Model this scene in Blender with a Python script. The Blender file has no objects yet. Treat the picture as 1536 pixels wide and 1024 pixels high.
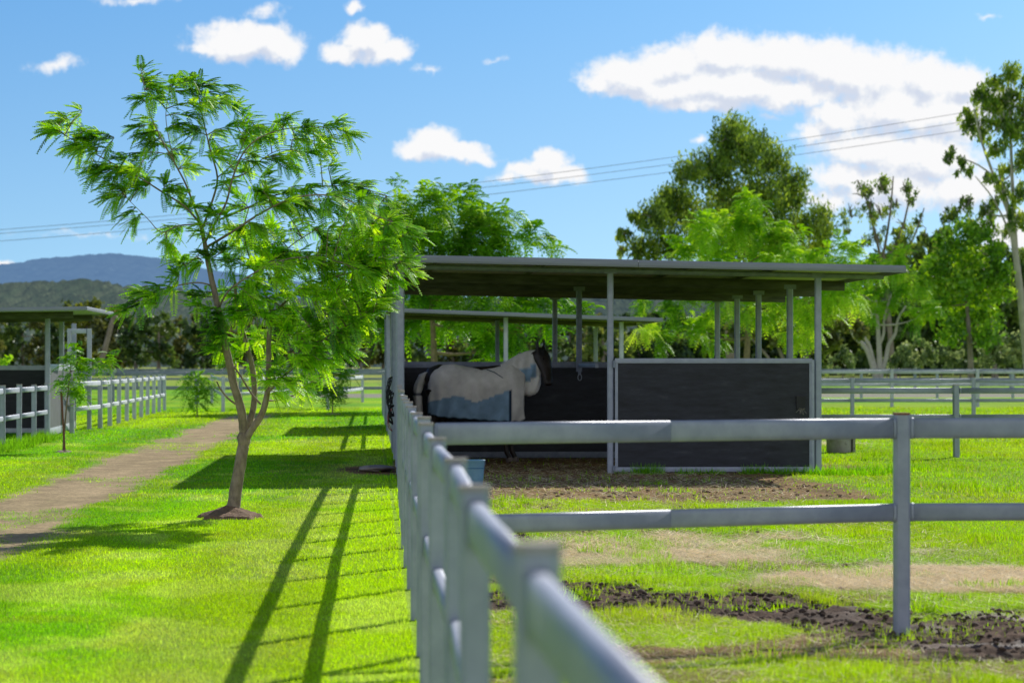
import bpy, math, random
import numpy as np
from mathutils import Vector, Matrix
R = math.radians
random.seed(7); RNG = np.random.default_rng(11)
sc = bpy.context.scene
COL = sc.collection

# ------------------------------------------------------------------ camera facts (metres)
F = 4480.0; EYE = 1.5; VX = 555.0; VY = 548.0
def wx(px, Y): return (px - VX) * Y / F
def wz(py, Y): return EYE - (py - VY) * Y / F
def gy(py): return F * EYE / (py - VY)
def at(px, py, Y): return np.array([wx(px, Y), Y, wz(py, Y)])

# ------------------------------------------------------------------ numpy noise
def _h(ix, iy, seed):
    n = (ix.astype(np.int64) * 374761393 + iy.astype(np.int64) * 668265263 + seed * 1442695041) & 0xFFFFFFFF
    n = ((n ^ (n >> 13)) * 1274126177) & 0xFFFFFFFF
    return ((n ^ (n >> 16)) & 0xFFFF) / 65535.0
def vn(x, y, seed=0):
    x = np.asarray(x, float); y = np.asarray(y, float)
    ix = np.floor(x); iy = np.floor(y); fx = x - ix; fy = y - iy
    fx = fx*fx*(3-2*fx); fy = fy*fy*(3-2*fy)
    a = _h(ix, iy, seed); b = _h(ix+1, iy, seed); c = _h(ix, iy+1, seed); d = _h(ix+1, iy+1, seed)
    return (a*(1-fx)+b*fx)*(1-fy) + (c*(1-fx)+d*fx)*fy
def fbm(x, y, seed=0, o=4):
    s = 0; a = .5; t = 0
    for k in range(o):
        s = s + a*vn(x*2**k, y*2**k, seed+k*17); t += a; a *= .5
    return s/t
def sst(e0, e1, x):
    t = np.clip((x-e0)/(e1-e0), 0, 1); return t*t*(3-2*t)

# ------------------------------------------------------------------ materials
def mat(name):
    m = bpy.data.materials.new(name); m.use_nodes = True
    nt = m.node_tree; nt.nodes.clear()
    out = nt.nodes.new('ShaderNodeOutputMaterial')
    return m, nt, out
def N(nt, t, **kw):
    n = nt.nodes.new(t)
    for k, v in kw.items():
        if k.startswith('_'): setattr(n, k[1:], v)
        else: n.inputs[k].default_value = v
    return n
def ramp(nt, fac, stops):
    r = nt.nodes.new('ShaderNodeValToRGB'); e = r.color_ramp.elements
    while len(e) < len(stops): e.new(.5)
    for i, (p, c) in enumerate(stops): e[i].position = p; e[i].color = tuple(c)+(1,) if len(c) == 3 else c
    nt.links.new(fac, r.inputs[0]); return r.outputs[0]
def surf(name, c1, c2, rough=.6, metal=0, scale=6, bump=.1, bscale=40, stretch=(1,1,1), c3=None, spec=.5, rvar=.1):
    m, nt, out = mat(name)
    tc = N(nt, 'ShaderNodeTexCoord'); mp = N(nt, 'ShaderNodeMapping'); mp.inputs['Scale'].default_value = stretch
    nt.links.new(tc.outputs['Object'], mp.inputs[0])
    n1 = N(nt, 'ShaderNodeTexNoise', Scale=scale, Detail=8.0, Roughness=.65); nt.links.new(mp.outputs[0], n1.inputs['Vector'])
    st = [(.3, c1), (.7, c2)] if c3 is None else [(.3, c1), (.6, c2), (.72, c3)]
    col = ramp(nt, n1.outputs['Fac'], st)
    b = N(nt, 'ShaderNodeBsdfPrincipled', Metallic=metal, Roughness=rough)
    b.inputs['Specular IOR Level'].default_value = spec
    nt.links.new(col, b.inputs['Base Color'])
    n2 = N(nt, 'ShaderNodeTexNoise', Scale=bscale, Detail=6.0); nt.links.new(mp.outputs[0], n2.inputs['Vector'])
    mr = N(nt, 'ShaderNodeMapRange'); mr.inputs['To Min'].default_value = rough-rvar; mr.inputs['To Max'].default_value = rough+rvar
    nt.links.new(n2.outputs['Fac'], mr.inputs[0]); nt.links.new(mr.outputs[0], b.inputs['Roughness'])
    bp = N(nt, 'ShaderNodeBump', Strength=bump, Distance=.02); nt.links.new(n2.outputs['Fac'], bp.inputs['Height']); nt.links.new(bp.outputs[0], b.inputs['Normal'])
    nt.links.new(b.outputs[0], out.inputs[0]); return m
def leafmat(name, trans=.5, gloss=.06, mul=1.0):
    m, nt, out = mat(name)
    a = N(nt, 'ShaderNodeAttribute'); a.attribute_name = 'tint'
    d = N(nt, 'ShaderNodeBsdfDiffuse'); t = N(nt, 'ShaderNodeBsdfTranslucent'); g = N(nt, 'ShaderNodeBsdfGlossy', Roughness=.45)
    g.inputs['Color'].default_value = (.8, .85, .8, 1)
    hs = N(nt, 'ShaderNodeHueSaturation', Saturation=1.05, Value=1.35*mul, Hue=.485)
    nt.links.new(a.outputs['Color'], d.inputs[0]); nt.links.new(a.outputs['Color'], hs.inputs['Color']); nt.links.new(hs.outputs[0], t.inputs[0])
    x = N(nt, 'ShaderNodeMixShader', Fac=trans); nt.links.new(d.outputs[0], x.inputs[1]); nt.links.new(t.outputs[0], x.inputs[2])
    y = N(nt, 'ShaderNodeMixShader', Fac=gloss); nt.links.new(x.outputs[0], y.inputs[1]); nt.links.new(g.outputs[0], y.inputs[2])
    nt.links.new(y.outputs[0], out.inputs[0]); return m
def tintmat(name, rough=.9, bump=.3, bscale=60, lo=.6, hi=1.25):
    m, nt, out = mat(name)
    a = N(nt, 'ShaderNodeAttribute'); a.attribute_name = 'tint'
    tc = N(nt, 'ShaderNodeTexCoord')
    n = N(nt, 'ShaderNodeTexNoise', Scale=bscale, Detail=6.0); nt.links.new(tc.outputs['Object'], n.inputs['Vector'])
    mx = N(nt, 'ShaderNodeMixRGB', _blend_type='MULTIPLY', Fac=.8)
    cr = ramp(nt, n.outputs['Fac'], [(.3, (lo,lo,lo)), (.7, (hi,hi,hi))])
    nt.links.new(a.outputs['Color'], mx.inputs[1]); nt.links.new(cr, mx.inputs[2])
    b = N(nt, 'ShaderNodeBsdfPrincipled', Roughness=rough); b.inputs['Specular IOR Level'].default_value = .2
    nt.links.new(mx.outputs[0], b.inputs['Base Color'])
    bp = N(nt, 'ShaderNodeBump', Strength=bump, Distance=.02); nt.links.new(n.outputs['Fac'], bp.inputs['Height']); nt.links.new(bp.outputs[0], b.inputs['Normal'])
    nt.links.new(b.outputs[0], out.inputs[0]); return m

M = {}
M['galv'] = surf('galvanised_steel', (.265,.295,.37), (.345,.375,.45), rough=.5, metal=.2, scale=7, bump=.06, bscale=90, c3=(.38,.41,.48))
M['galv_dull'] = surf('weathered_galvanised', (.16,.185,.245), (.27,.30,.37), rough=.55, metal=.2, scale=9, bump=.08, bscale=60)
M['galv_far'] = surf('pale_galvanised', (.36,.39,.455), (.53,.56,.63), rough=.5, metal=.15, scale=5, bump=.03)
M['rust'] = surf('rusty_cap', (.16,.06,.035), (.32,.16,.10), rough=.85, scale=30, bump=.3)
M['palecap'] = surf('dusty_cap', (.30,.26,.25), (.46,.42,.40), rough=.8, scale=30, bump=.2)
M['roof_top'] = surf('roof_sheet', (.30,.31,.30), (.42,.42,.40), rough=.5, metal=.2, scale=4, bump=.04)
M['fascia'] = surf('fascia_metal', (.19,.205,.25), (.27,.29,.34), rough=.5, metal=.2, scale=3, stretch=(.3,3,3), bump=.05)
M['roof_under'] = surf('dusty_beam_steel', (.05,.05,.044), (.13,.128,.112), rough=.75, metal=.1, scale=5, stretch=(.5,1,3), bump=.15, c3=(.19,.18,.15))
M['panel'] = surf('black_panel', (.009,.010,.015), (.024,.026,.038), rough=.5, scale=3, stretch=(1,1,4), bump=.06, bscale=25, c3=(.05,.052,.06), spec=.35)
M['black'] = surf('black_plastic', (.006,.006,.007), (.012,.012,.013), rough=.6)
M['strap'] = surf('dark_webbing', (.01,.01,.012), (.03,.025,.025), rough=.8)
M['pink'] = surf('faded_red_webbing', (.3,.06,.06), (.45,.14,.13), rough=.8)
M['bark'] = surf('tree_bark', (.15,.11,.08), (.33,.25,.19), rough=.9, scale=18, bump=.7, bscale=45, stretch=(1,1,.5), c3=(.36,.3,.24))
M['bark_hi'] = surf('limb_bark', (.16,.125,.07), (.30,.23,.13), rough=.85, scale=14, bump=.4, bscale=40, stretch=(1,1,.5))
M['bark_white'] = surf('pale_bark', (.34,.31,.27), (.52,.48,.43), rough=.8, scale=1.2, bump=.2, bscale=5)
M['bark_far'] = surf('grey_bark', (.16,.13,.10), (.3,.26,.22), rough=.9, scale=1.2, bump=.2, bscale=5)
M['stake'] = surf('red_brown_stake', (.14,.05,.03), (.25,.11,.07), rough=.85, scale=12)
M['bucket'] = surf('blue_plastic', (.13,.30,.42), (.2,.40,.53), rough=.4, scale=4, bump=.02)
M['bucket_rim'] = surf('dark_blue_plastic', (.03,.13,.27), (.05,.19,.36), rough=.4, scale=4, bump=.02)
M['stone'] = surf('flat_stone', (.22,.19,.16), (.38,.34,.30), rough=.9, scale=6, bump=.4)
M['concrete'] = surf('old_concrete', (.25,.23,.18), (.42,.39,.32), rough=.9, scale=6, bump=.4, c3=(.12,.11,.09))
M['wire'] = surf('wire_metal', (.10,.10,.13), (.13,.13,.16), rough=.6, scale=1, bump=0)
M['leaf'] = leafmat('leaf', .58, .05, 1.15)
M['leaf_far'] = leafmat('leaf_far', .42, .04)
M['grass'] = leafmat('grass_blade', .5, .012, 1.05)
M['straw'] = leafmat('straw_blade', .25, .05, .8)
M['tint'] = tintmat('tinted_dirt')
M['rug'] = tintmat('canvas_rug', .85, .2, 14, .9, 1.06)
M['rugtrim'] = surf('navy_binding', (.02,.04,.08), (.035,.07,.12), rough=.8)
M['horse'] = surf('dark_bay_coat', (.007,.006,.006), (.028,.014,.009), rough=.5, scale=4, bump=.03)
M['hoof'] = surf('hoof', (.1,.08,.07), (.25,.2,.18), rough=.6, scale=9)
M['eye'] = surf('eye', (.004,.003,.003), (.008,.006,.005), rough=.1, rvar=.02)

# ------------------------------------------------------------------ object helpers
def origin(o):
    v = Vector((0,0,0))
    while o: v += o.location; o = o.parent
    return np.array(v)
def mesh_np(name, V, Fs, m, parent=None, smooth=False, tint=None, loc=None):
    """V (n,3) world coordinates; Fs list of int arrays (k,4)/(k,3) or list of lists."""
    me = bpy.data.meshes.new(name)
    V = np.asarray(V, float)
    off = origin(parent) + (np.array(loc) if loc is not None else 0)
    Vl = V - off
    if isinstance(Fs, np.ndarray):
        k, n = Fs.shape
        me.vertices.add(len(Vl)); me.vertices.foreach_set('co', Vl.astype(np.float32).ravel())
        me.loops.add(k*n); me.loops.foreach_set('vertex_index', Fs.astype(np.int32).ravel())
        me.polygons.add(k); me.polygons.foreach_set('loop_start', np.arange(0, k*n, n, dtype=np.int32))
        try: me.polygons.foreach_set('loop_total', np.full(k, n, dtype=np.int32))
        except Exception: pass
        me.update(calc_edges=True)
    else:
        me.from_pydata(Vl.tolist(), [], Fs); me.update()
    if tint is not None:
        a = me.color_attributes.new('tint', 'FLOAT_COLOR', 'POINT')
        t = np.ones((len(V), 4), np.float32); t[:, :3] = tint; a.data.foreach_set('color', t.ravel())
    if smooth: me.polygons.foreach_set('use_smooth', np.ones(len(me.polygons), bool))
    me.materials.append(m)
    o = bpy.data.objects.new(name, me); COL.objects.link(o)
    if parent: o.parent = parent
    if loc is not None: o.location = loc
    return o
def thing(name, label, cat, loc=(0,0,0), group=None):
    o = bpy.data.objects.new(name, None); COL.objects.link(o); o.location = loc; o.empty_display_size = .1
    return tag(o, label, cat, group)
def tag(o, label=None, cat=None, group=None, kind=None):
    if label: o['label'] = label
    if cat: o['category'] = cat
    if group: o['group'] = group
    if kind: o['kind'] = kind
    return o
def copy_tree(o, parent=None):
    c = o.copy(); COL.objects.link(c); c.parent = parent
    for ch in list(o.children): copy_tree(ch, c)
    return c
class MB:
    def __init__(s): s.v = []; s.f = []
    def add(s, V, Fs):
        b = len(s.v); s.v += [tuple(map(float, p)) for p in V]; s.f += [[i+b for i in f] for f in Fs]; return s
    def box(s, x0, x1, y0, y1, z0, z1):
        V = [(x, y, z) for z in (z0, z1) for y in (y0, y1) for x in (x0, x1)]
        return s.add(V, [[0,2,3,1],[4,5,7,6],[0,1,5,4],[2,6,7,3],[0,4,6,2],[1,3,7,5]])
    def sweep(s, path, w, h=None, n=16, e=5.0, up=(0,0,1), radii=None):
        """rounded-rectangle (superellipse) profile along a polyline; w across, h along 'up'"""
        h = h or w; P = [np.array(p, float) for p in path]; m = len(P); V = []
        for i, p in enumerate(P):
            t = (P[min(i+1, m-1)] - P[max(i-1, 0)]); t /= np.linalg.norm(t)
            u = np.array(up, float)
            if abs(np.dot(t, u)) > .95: u = np.array((0., 1., 0.))
            a = np.cross(t, u); a /= np.linalg.norm(a); b = np.cross(a, t)
            k = 1 if radii is None else radii[i]
            for j in range(n):
                th = 2*math.pi*(j+.5)/n; c, q = math.cos(th), math.sin(th)
                r = (abs(c)**e + abs(q)**e)**(-1/e)
                V.append(p + a*(c*r*w/2*k) + b*(q*r*h/2*k))
        Fs = []
        for i in range(m-1):
            for j in range(n):
                j2 = (j+1) % n; Fs.append([i*n+j, i*n+j2, (i+1)*n+j2, (i+1)*n+j])
        Fs.append([j for j in range(n)][::-1]); Fs.append([(m-1)*n+j for j in range(n)])
        return s.add(V, Fs)
    def build(s, name, m, parent=None, smooth=False):
        o = mesh_np(name, s.v, s.f, m, parent)
        if smooth:
            o.data.polygons.foreach_set('use_smooth', np.array([len(p.vertices) == 4 for p in o.data.polygons]))
        return o
def tube_np(path, radii, n=8, wob=0):
    """tube arrays for limbs"""
    P = np.asarray(path, float); m = len(P); V = np.zeros((m*n, 3))
    for i in range(m):
        t = P[min(i+1, m-1)] - P[max(i-1, 0)]; t /= max(np.linalg.norm(t), 1e-9)
        u = np.array((0, 1., 0)) if abs(t[1]) < .9 else np.array((1., 0, 0))
        a = np.cross(t, u); a /= np.linalg.norm(a); b = np.cross(a, t)
        th = np.arange(n)*2*math.pi/n
        r = radii[i]*(1+wob*(RNG.random(n)-.5))
        V[i*n:(i+1)*n] = P[i] + np.outer(np.cos(th)*r, a) + np.outer(np.sin(th)*r, b)
    Fs = []
    for i in range(m-1):
        for j in range(n):
            j2 = (j+1) % n; Fs.append((i*n+j, i*n+j2, (i+1)*n+j2, (i+1)*n+j))
    return V, np.array(Fs)
class NP:
    """accumulates numpy quads with tints"""
    def __init__(s): s.V = []; s.F = []; s.T = []; s.n = 0
    def add(s, V, Fs, T=None):
        s.V.append(V); s.F.append(Fs+s.n); s.n += len(V)
        s.T.append(np.broadcast_to(np.array(T if T is not None else (1,1,1), float), (len(V), 3)) if (T is None or np.ndim(T) == 1) else T)
    def build(s, name, m, parent=None, smooth=False, tint=True):
        return mesh_np(name, np.concatenate(s.V), np.concatenate(s.F), m, parent, smooth, np.concatenate(s.T) if tint else None)
def unit(v): return v/np.maximum(np.linalg.norm(v, axis=-1, keepdims=True), 1e-9)
def leaves(C, D, S, L, W, T, bend=0.15):
    """rhombic leaves: centres C, long axis D, side axis S, lengths L, widths W, tints T -> V,F,T"""
    n = len(C); D = unit(D); S = unit(S - D*np.sum(S*D, 1, keepdims=True))
    Nn = np.cross(D, S); L = L[:, None]; W = W[:, None]
    a = C - D*L*.5; b = C + S*W*.5 + Nn*L*bend*.3; c = C + D*L*.5 - Nn*L*bend; d = C - S*W*.5 + Nn*L*bend*.3
    V = np.stack([a, b, c, d], 1).reshape(-1, 3)
    return V, np.arange(4*n).reshape(-1, 4), np.repeat(T, 4, 0)
def smooth_path(P, k=4):
    P = np.asarray(P, float); out = []
    for i in range(len(P)-1):
        p0 = P[max(i-1, 0)]; p1 = P[i]; p2 = P[i+1]; p3 = P[min(i+2, len(P)-1)]
        for j in range(k):
            t = j/k; out.append(.5*((2*p1)+(-p0+p2)*t+(2*p0-5*p1+4*p2-p3)*t*t+(-p0+3*p1-3*p2+p3)*t**3))
    out.append(P[-1]); return np.array(out)


# ------------------------------------------------------------------ trees
def limb_net(root, trunk, puffs, r0):
    """trunk polyline (list of (x,y,z)), puffs centres -> list of (path, radii)"""
    out = []; tp = smooth_path(trunk, 4); m = len(tp)
    rad = r0*(1-.62*np.linspace(0, 1, m)); rad[0] *= 1.35; out.append((tp, rad))
    nodes = [(tp[i], rad[i]) for i in range(m//3, m)]
    order = sorted(puffs, key=lambda p: np.linalg.norm(p[0]-tp[-1]))
    for c, rr in order:
        best = min(nodes, key=lambda q: np.linalg.norm(q[0]-c)+max(0, q[0][2]-c[2])*1.5)
        p0, rb = best; d = c-p0; L = np.linalg.norm(d)
        if L < 1e-3: continue
        k = 5; path = [p0+d*t+np.array((0, 0, .10*L*math.sin(math.pi*t)*-.6))+RNG.normal(0, .03, 3)*L*math.sin(math.pi*t) for t in np.linspace(0, 1, k)]
        ra = np.linspace(rb*.62, rb*.22, k); out.append((np.array(path), ra))
        for i in (2, 3, 4): nodes.append((path[i], ra[i]))
    return out
def puff_leaves(acc, c, r, n, style, tints, size, squash=.8, tone=.5):
    """clumps of leaves inside a puff; tints = (dark, mid, light)"""
    nc = max(3, int(n/ (26 if style != 'frond' else 1)))
    u = unit(RNG.normal(size=(nc, 3))); rad = RNG.random(nc)**.6*(1 if style == 'frond' else 1.12)
    cc = c + u*rad[:, None]*r*np.array((1, 1, squash))
    if style == 'frond':
        # each clump is one feathery frond made of leaflet strips
        ns = max(3, nc//14); us = unit(RNG.normal(size=(ns, 3))); sc_ = c+us*(RNG.random(ns)**.5)[:, None]*r*np.array((1, 1, squash)); st_ = RNG.random(ns)
        pick = RNG.integers(0, ns, nc); u = unit(us[pick]*.8+RNG.normal(0, .5, (nc, 3)))
        cc = sc_[pick]+RNG.normal(0, 1, (nc, 3))*size*.35*np.array((1, 1, .6))
        dirs = unit(u+np.array((0, 0, .1))+RNG.normal(0, .3, (nc, 3))); L = size*(.7+.6*RNG.random(nc))
        k = 7; t = (np.arange(k)+.5)/k
        droop = np.array((0, 0, -.55))
        pos = cc[:, None]+dirs[:, None]*(t[None, :, None]*L[:, None, None])+droop*(t[None, :, None]**2*L[:, None, None])
        side = unit(np.cross(dirs, (0, 0, 1.0))); side = np.repeat(side[:, None], k, 1)
        for sg in (-1, 1):
            D = side*sg+dirs[:, None]*.45+np.array((0, 0, -.45)); D = unit(D)
            LL = (L[:, None]*.36*np.sin(math.pi*(.12+.8*t))[None]).ravel()
            C = (pos+D*LL.reshape(nc, k, 1)*.5).reshape(-1, 3)
            sh = np.repeat(np.clip((tone-.5)*.8+st_[pick]*.7+.3*RNG.random(nc), 0, 1), k)
            T = mixt(tints, sh)*(.85+.3*RNG.random((nc*k, 1)))
            V, Fq, TT = leaves(C, D.reshape(-1, 3), np.repeat(dirs, k, 0), LL, np.repeat(L, k)*.115, T, .1); acc.add(V, Fq, TT)
        return
    m = 26; cr = r*(.24 if style != 'gum' else .17)
    base = np.clip(tone-.5+RNG.random(nc), 0, 1)
    hang = {'gum': .95, 'dense': .35, 'bush': .25}[style]
    off = RNG.normal(size=(nc, m, 3))*cr*np.array((1, 1, .9 if style != 'gum' else 1.5))
    C = (cc[:, None]+off).reshape(-1, 3)
    D = unit(RNG.normal(size=(nc*m, 3))+np.array((0, 0, -hang*2)))
    S = RNG.normal(size=(nc*m, 3))
    L = size*(.6+.8*RNG.random(nc*m)); W = L*({'gum': .38, 'dense': .6, 'bush': .55}[style])
    T = mixt(tints, np.repeat(base, m)*.75+.25*RNG.random(nc*m))
    V, Fq, TT = leaves(C, D, S, L, W, T, .12); acc.add(V, Fq, TT)
def mixt(tints, t):
    a, b, c = [np.array(q) for q in tints]; t = np.clip(t, 0, 1)[:, None]
    return np.where(t < .5, a+(b-a)*t*2, b+(c-b)*(t-.5)*2)
def tree(name, label, cat, Y, trunkpx, puffs, style, tints, size, dens, bark, r0, group=None, depth=.9, squash=.85, extra=None, base=None):
    """trunkpx: list of (px,py) trunk points at depth Y; puffs (px,py,rpx)"""
    s = Y/F; b = at(trunkpx[0][0], trunkpx[0][1], Y); b[2] = float(gz(np.array([b[0]]), np.array([b[1]]))[0])-.02
    root = thing(name, label, cat, tuple(b), group)
    tr = [b]+[at(px, py, Y+RNG.normal(0, .02)*0) for px, py in trunkpx[1:]]
    pf = []
    span = max(p[0] for p in puffs)-min(p[0] for p in puffs)
    cx = np.mean([p[0] for p in puffs])
    for px, py, rp in puffs:
        w = math.sqrt(max(0, 1-((px-cx)/(span*.55+1))**2))*span*.42*s*depth
        pf.append((at(px+RNG.normal(0, .22)*rp, py+RNG.normal(0, .15)*rp, Y)+np.array((0, RNG.uniform(-1, 1)*w, 0)), rp*s*RNG.uniform(.75, 1.15)))
    acc = NP()
    net = limb_net(b, tr, pf, r0)
    if extra:
        for path, ra in extra: net.append((smooth_path([at(px, py, Y) for px, py in path], 3), ra))
    for path, ra in net:
        if isinstance(ra, (int, float)): ra = np.linspace(ra, ra*.4, len(path))
        V, Fq = tube_np(path, ra, 7); acc.add(V, Fq)
    if style == 'gum':
        for c, r in pf:
            for q in range(5):
                e = c+unit(RNG.normal(size=3)+np.array((0, 0, .5)))*r*RNG.uniform(.7, 1.15); m_ = (c+e)/2+RNG.normal(0, .08, 3)*r
                V, Fq = tube_np(np.array([c-(0,0,.3*r), m_, e]), np.array([.09, .06, .03])*Y/300, 5); acc.add(V, Fq)
    acc.build('trunk', M[bark], root, smooth=True, tint=False)
    lv = NP()
    for c, r in pf:
        n = int(dens*(r/s)**2/100*4)
        puff_leaves(lv, c, r, max(n, 6), style, tints, size, squash, RNG.uniform(.2, .8))
    lv.build('crown', M['leaf_far'], root)
    return root

# ------------------------------------------------------------------ terrain
def far_rise(Y): return .83*sst(210, 600, Y)
def tor(x, y):   # the four ground covers: bare lane, dirt, mud, straw (0..1)
    n1 = fbm(x*1.1, y*.5, 3); n2 = fbm(x*3.1, y*1.2, 9); n3 = fbm(x*.5, y*.25, 21)
    e = (n1-.5)*.9 + (n2-.5)*.7
    lane = np.clip(1-np.abs(x+3.55)/.66, -1, 1) + e*.9 + .22
    lane = sst(-.05, .45, lane) * (1-sst(88, 96, y)) * np.where(x < 0, 1, 0)
    lane = lane*(1-.22*sst(.54, .66, n3+.8*(n2-.5)))
    # dirt round and inside the near shelter
    d1 = 1-np.maximum(np.abs(x-3.0)/3.1, np.abs(y-40.3)/8.2)
    d1 = sst(-.02, .18, d1+e*.35)*np.where(x > .34, 1, 0)
    din = ((x > .42) & (x < 6.3) & (y > 41.5) & (y < 54))*1.0
    d2 = sst(.0, .4, 1-np.hypot((x-.12)/.7, (y-43)/2.4)+e*.5)          # bare spot by the wall
    d3 = sst(.0, .5, 1-np.hypot((x-6.75)/.9, (y-43.5)/2.2)+e*.6)
    d4 = sst(.0, .4, 1-np.hypot((x+wx(93,52)*-1-.0)/.5, (y-52)/2)+e*.5)*.0
    dirt = np.maximum.reduce([d1*.95, din, d2, d3*.8, d4])
    # mud bands in the yard
    yb = 19.5 - 2.6*sst(1.7, 3.4, x) + .5*(fbm(x*1.3, y*0+4, 31)-.5)
    m1 = 1-np.abs(y-yb)/(1.5+.25*sst(2.4, 3.4, x))
    m1 = sst(.05, .4, m1+e*1.7)
    yb2 = 15.9+.25*(fbm(x*1.1, y*0+2, 37)-.5)
    m2 = sst(.05, .5, 1-np.abs(y-yb2+.15-.12*(x-2))/.95+e*1.3)*sst(.6, 1.2, x)
    m3 = sst(.25, .6, 1-np.hypot((x-.85)/.9, (y-27)/2.2)+e*1.1)
    yard = np.where(x > .42, 1, 0)
    mud = np.maximum.reduce([m1, m3*.9, m2*sst(2.9, 3.5, x)])*yard; dirt = np.maximum(dirt, m2*yard*.95)
    dd = sst(.50, .62, n1+.4*(n2-.5))*.7*yard*(y < 40)*(y > 13)*(1-sst(3.2, 5, x+.3*(n3-.5))*.8*(y > 22))
    dirt = np.maximum(dirt, dd*(1-mud))
    s1 = sst(.0, .3, 1-np.hypot((x-4.4)/1.75, (y-20.6)/1.3)+e*.8)
    s2 = 0*x
    s3 = sst(.2, .7, 1-np.hypot((x-1.9)/1.4, (y-23)/1.3)+e*1.8)*.35
    s4 = sst(.2, .7, 1-np.hypot((x-2.9)/1.8, (y-24.5)/2)+e*1.8)*.5
    s5 = sst(.2, .7, 1-np.hypot((x-8.4)/1.6, (y-57)/3)+e*1.1)*.7
    s6 = sst(.1, .7, 1-np.hypot((x-3.7)/2.0, (y-29.2)/1.0)+e*1.1)*.9
    straw = np.maximum.reduce([s1, s2, s3, s4, s5, s6])*yard*(1-mud*.8)
    road = sst(138, 141, y)*(1-sst(157, 161, y))*np.where(x > -4, 1, 0)*(x < 60)
    return lane, dirt, mud, straw, road
def gz(x, y):
    lane, dirt, mud, straw, road = tor(x, y)
    z = far_rise(y) + .018*(fbm(x*.6, y*.5, 51)-.5)
    lump = fbm(x*5.5, y*5.5, 61, 3); l2 = fbm(x*14, y*14, 71, 2)
    z = z + mud*(-.025 + .08*np.clip(lump-.42, 0, 1)+.04*(l2-.5)) + dirt*(.012*(l2-.5)+.015*(lump-.5)) - lane*.012
    return z*np.where(y < 200, 1, 1)
def lines(segs):
    out = []
    for a, b, st in segs: out += list(np.arange(a, b, st))
    return out
xs = lines([(-8, -4.6, .12), (-4.6, .3, .08), (.3, 5.2, .04), (5.2, 9, .12)])
s = .15; x = xs[-1]
while x < 9000: s *= 1.16; x += s; xs.append(x)
s = .15; x = xs[0]; neg = []
while x > -9000: s *= 1.16; x -= s; neg.append(x)
xs = np.array(neg[::-1]+xs)
ys = lines([(-3, 12, .6), (12, 14, .12), (14, 23, .04), (23, 32, .08), (32, 60, .14)])
s = .16; y = ys[-1]
while y < 9000: s *= 1.03 if y < 400 else 1.15; y += s; ys.append(y)
ys = np.array([-400, -60, -12]+ys)
X, Y = np.meshgrid(xs, ys); x = X.ravel(); y = Y.ravel(); z = gz(x, y)
lane, dirt, mud, straw, road = tor(x, y)
def lawn_tint(x, y):
    n = fbm(x*.35, y*.16, 81)[:, None]; n2 = fbm(x*2.2, y*.9, 91)[:, None]
    a = np.array((.16, .46, .001)); b = np.array((.33, .57, .002)); c = np.array((.46, .62, .10))
    t = a + (b-a)*sst(.35, .65, n)
    strip = (sst(.35, .5, fbm(x*.9+3, y*.05, 101)[:, None]))
    strip = np.clip(np.exp(-((x+.9-.02*(y-14))/.45)**2), 0, 1)[:, None]*sst(.35, .6, n2)*(y < 45)[:, None]
    t = t + (c-t)*strip*.7
    n4 = fbm(x*1.6+7, y*.8, 151, 4)[:, None]; t = t + (c-t)*sst(.52, .70, n4)*.6*(x < .5)[:, None]*(y < 60)[:, None]
    t = t + (np.array((.36, .40, .04))-t)*sst(.58, .75, n2)*.3
    t = t*(1+.10*np.tanh(4*np.sin(2*math.pi*(x+.35+.05*np.sin(y*.3))/1.9)))[:, None]*np.ones((1, 3))
    yard = (x > .42)[:, None]*(y < 120)[:, None]
    t = t + (np.array((.29, .46, .004))-t)*yard*.5
    far = sst(150, 330, y)[:, None]
    t = t + (np.array((.34, .37, .07))-t)*far*.85
    return t
GT = lawn_tint(x, y)*.92
GT = GT + (np.array((.46, .335, .20))*(.6+.8*fbm(x*4, y*2, 5)[:, None])-GT)*(lane[:, None]*.95)
GT = GT + (np.array((.25, .13, .066))*(.3+1.4*fbm(x*5, y*2.5, 6)[:, None])-GT)*(dirt[:, None]*.95)
GT = GT + (np.array((.125, .083, .057))*(.2+1.6*fbm(x*6, y*5, 7)[:, None])-GT)*mud[:, None]
GT = GT + (np.array((.98, .80, .50))-GT)*(straw[:, None]*.97)
GT = GT + (np.array((.33, .29, .25))-GT)*(road[:, None]*.9)
nx, ny = len(xs), len(ys)
ii = (np.arange(ny-1)[:, None]*nx+np.arange(nx-1)[None]).ravel()
Fg = np.stack([ii, ii+1, ii+1+nx, ii+nx], 1)
gm, nt, out = mat('ground_cover')
a = N(nt, 'ShaderNodeAttribute'); a.attribute_name = 'tint'; w = N(nt, 'ShaderNodeAttribute'); w.attribute_name = 'wet'
tc = N(nt, 'ShaderNodeTexCoord')
n1 = N(nt, 'ShaderNodeTexNoise', Scale=22.0, Detail=9.0, Roughness=.7); nt.links.new(tc.outputs['Object'], n1.inputs['Vector'])
n2 = N(nt, 'ShaderNodeTexNoise', Scale=1.3, Detail=9.0, Roughness=.7); nt.links.new(tc.outputs['Object'], n2.inputs['Vector'])
c1 = ramp(nt, n1.outputs['Fac'], [(.3, (.45,.45,.45)), (.68, (1.4,1.4,1.4))]); c2 = ramp(nt, n2.outputs['Fac'], [(.3, (.8,.8,.8)), (.7, (1.2,1.2,1.2))])
m1 = N(nt, 'ShaderNodeMixRGB', _blend_type='MULTIPLY', Fac=1.0); nt.links.new(a.outputs['Color'], m1.inputs[1]); nt.links.new(c1, m1.inputs[2])
m2 = N(nt, 'ShaderNodeMixRGB', _blend_type='MULTIPLY', Fac=1.0); nt.links.new(m1.outputs[0], m2.inputs[1]); nt.links.new(c2, m2.inputs[2])
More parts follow.
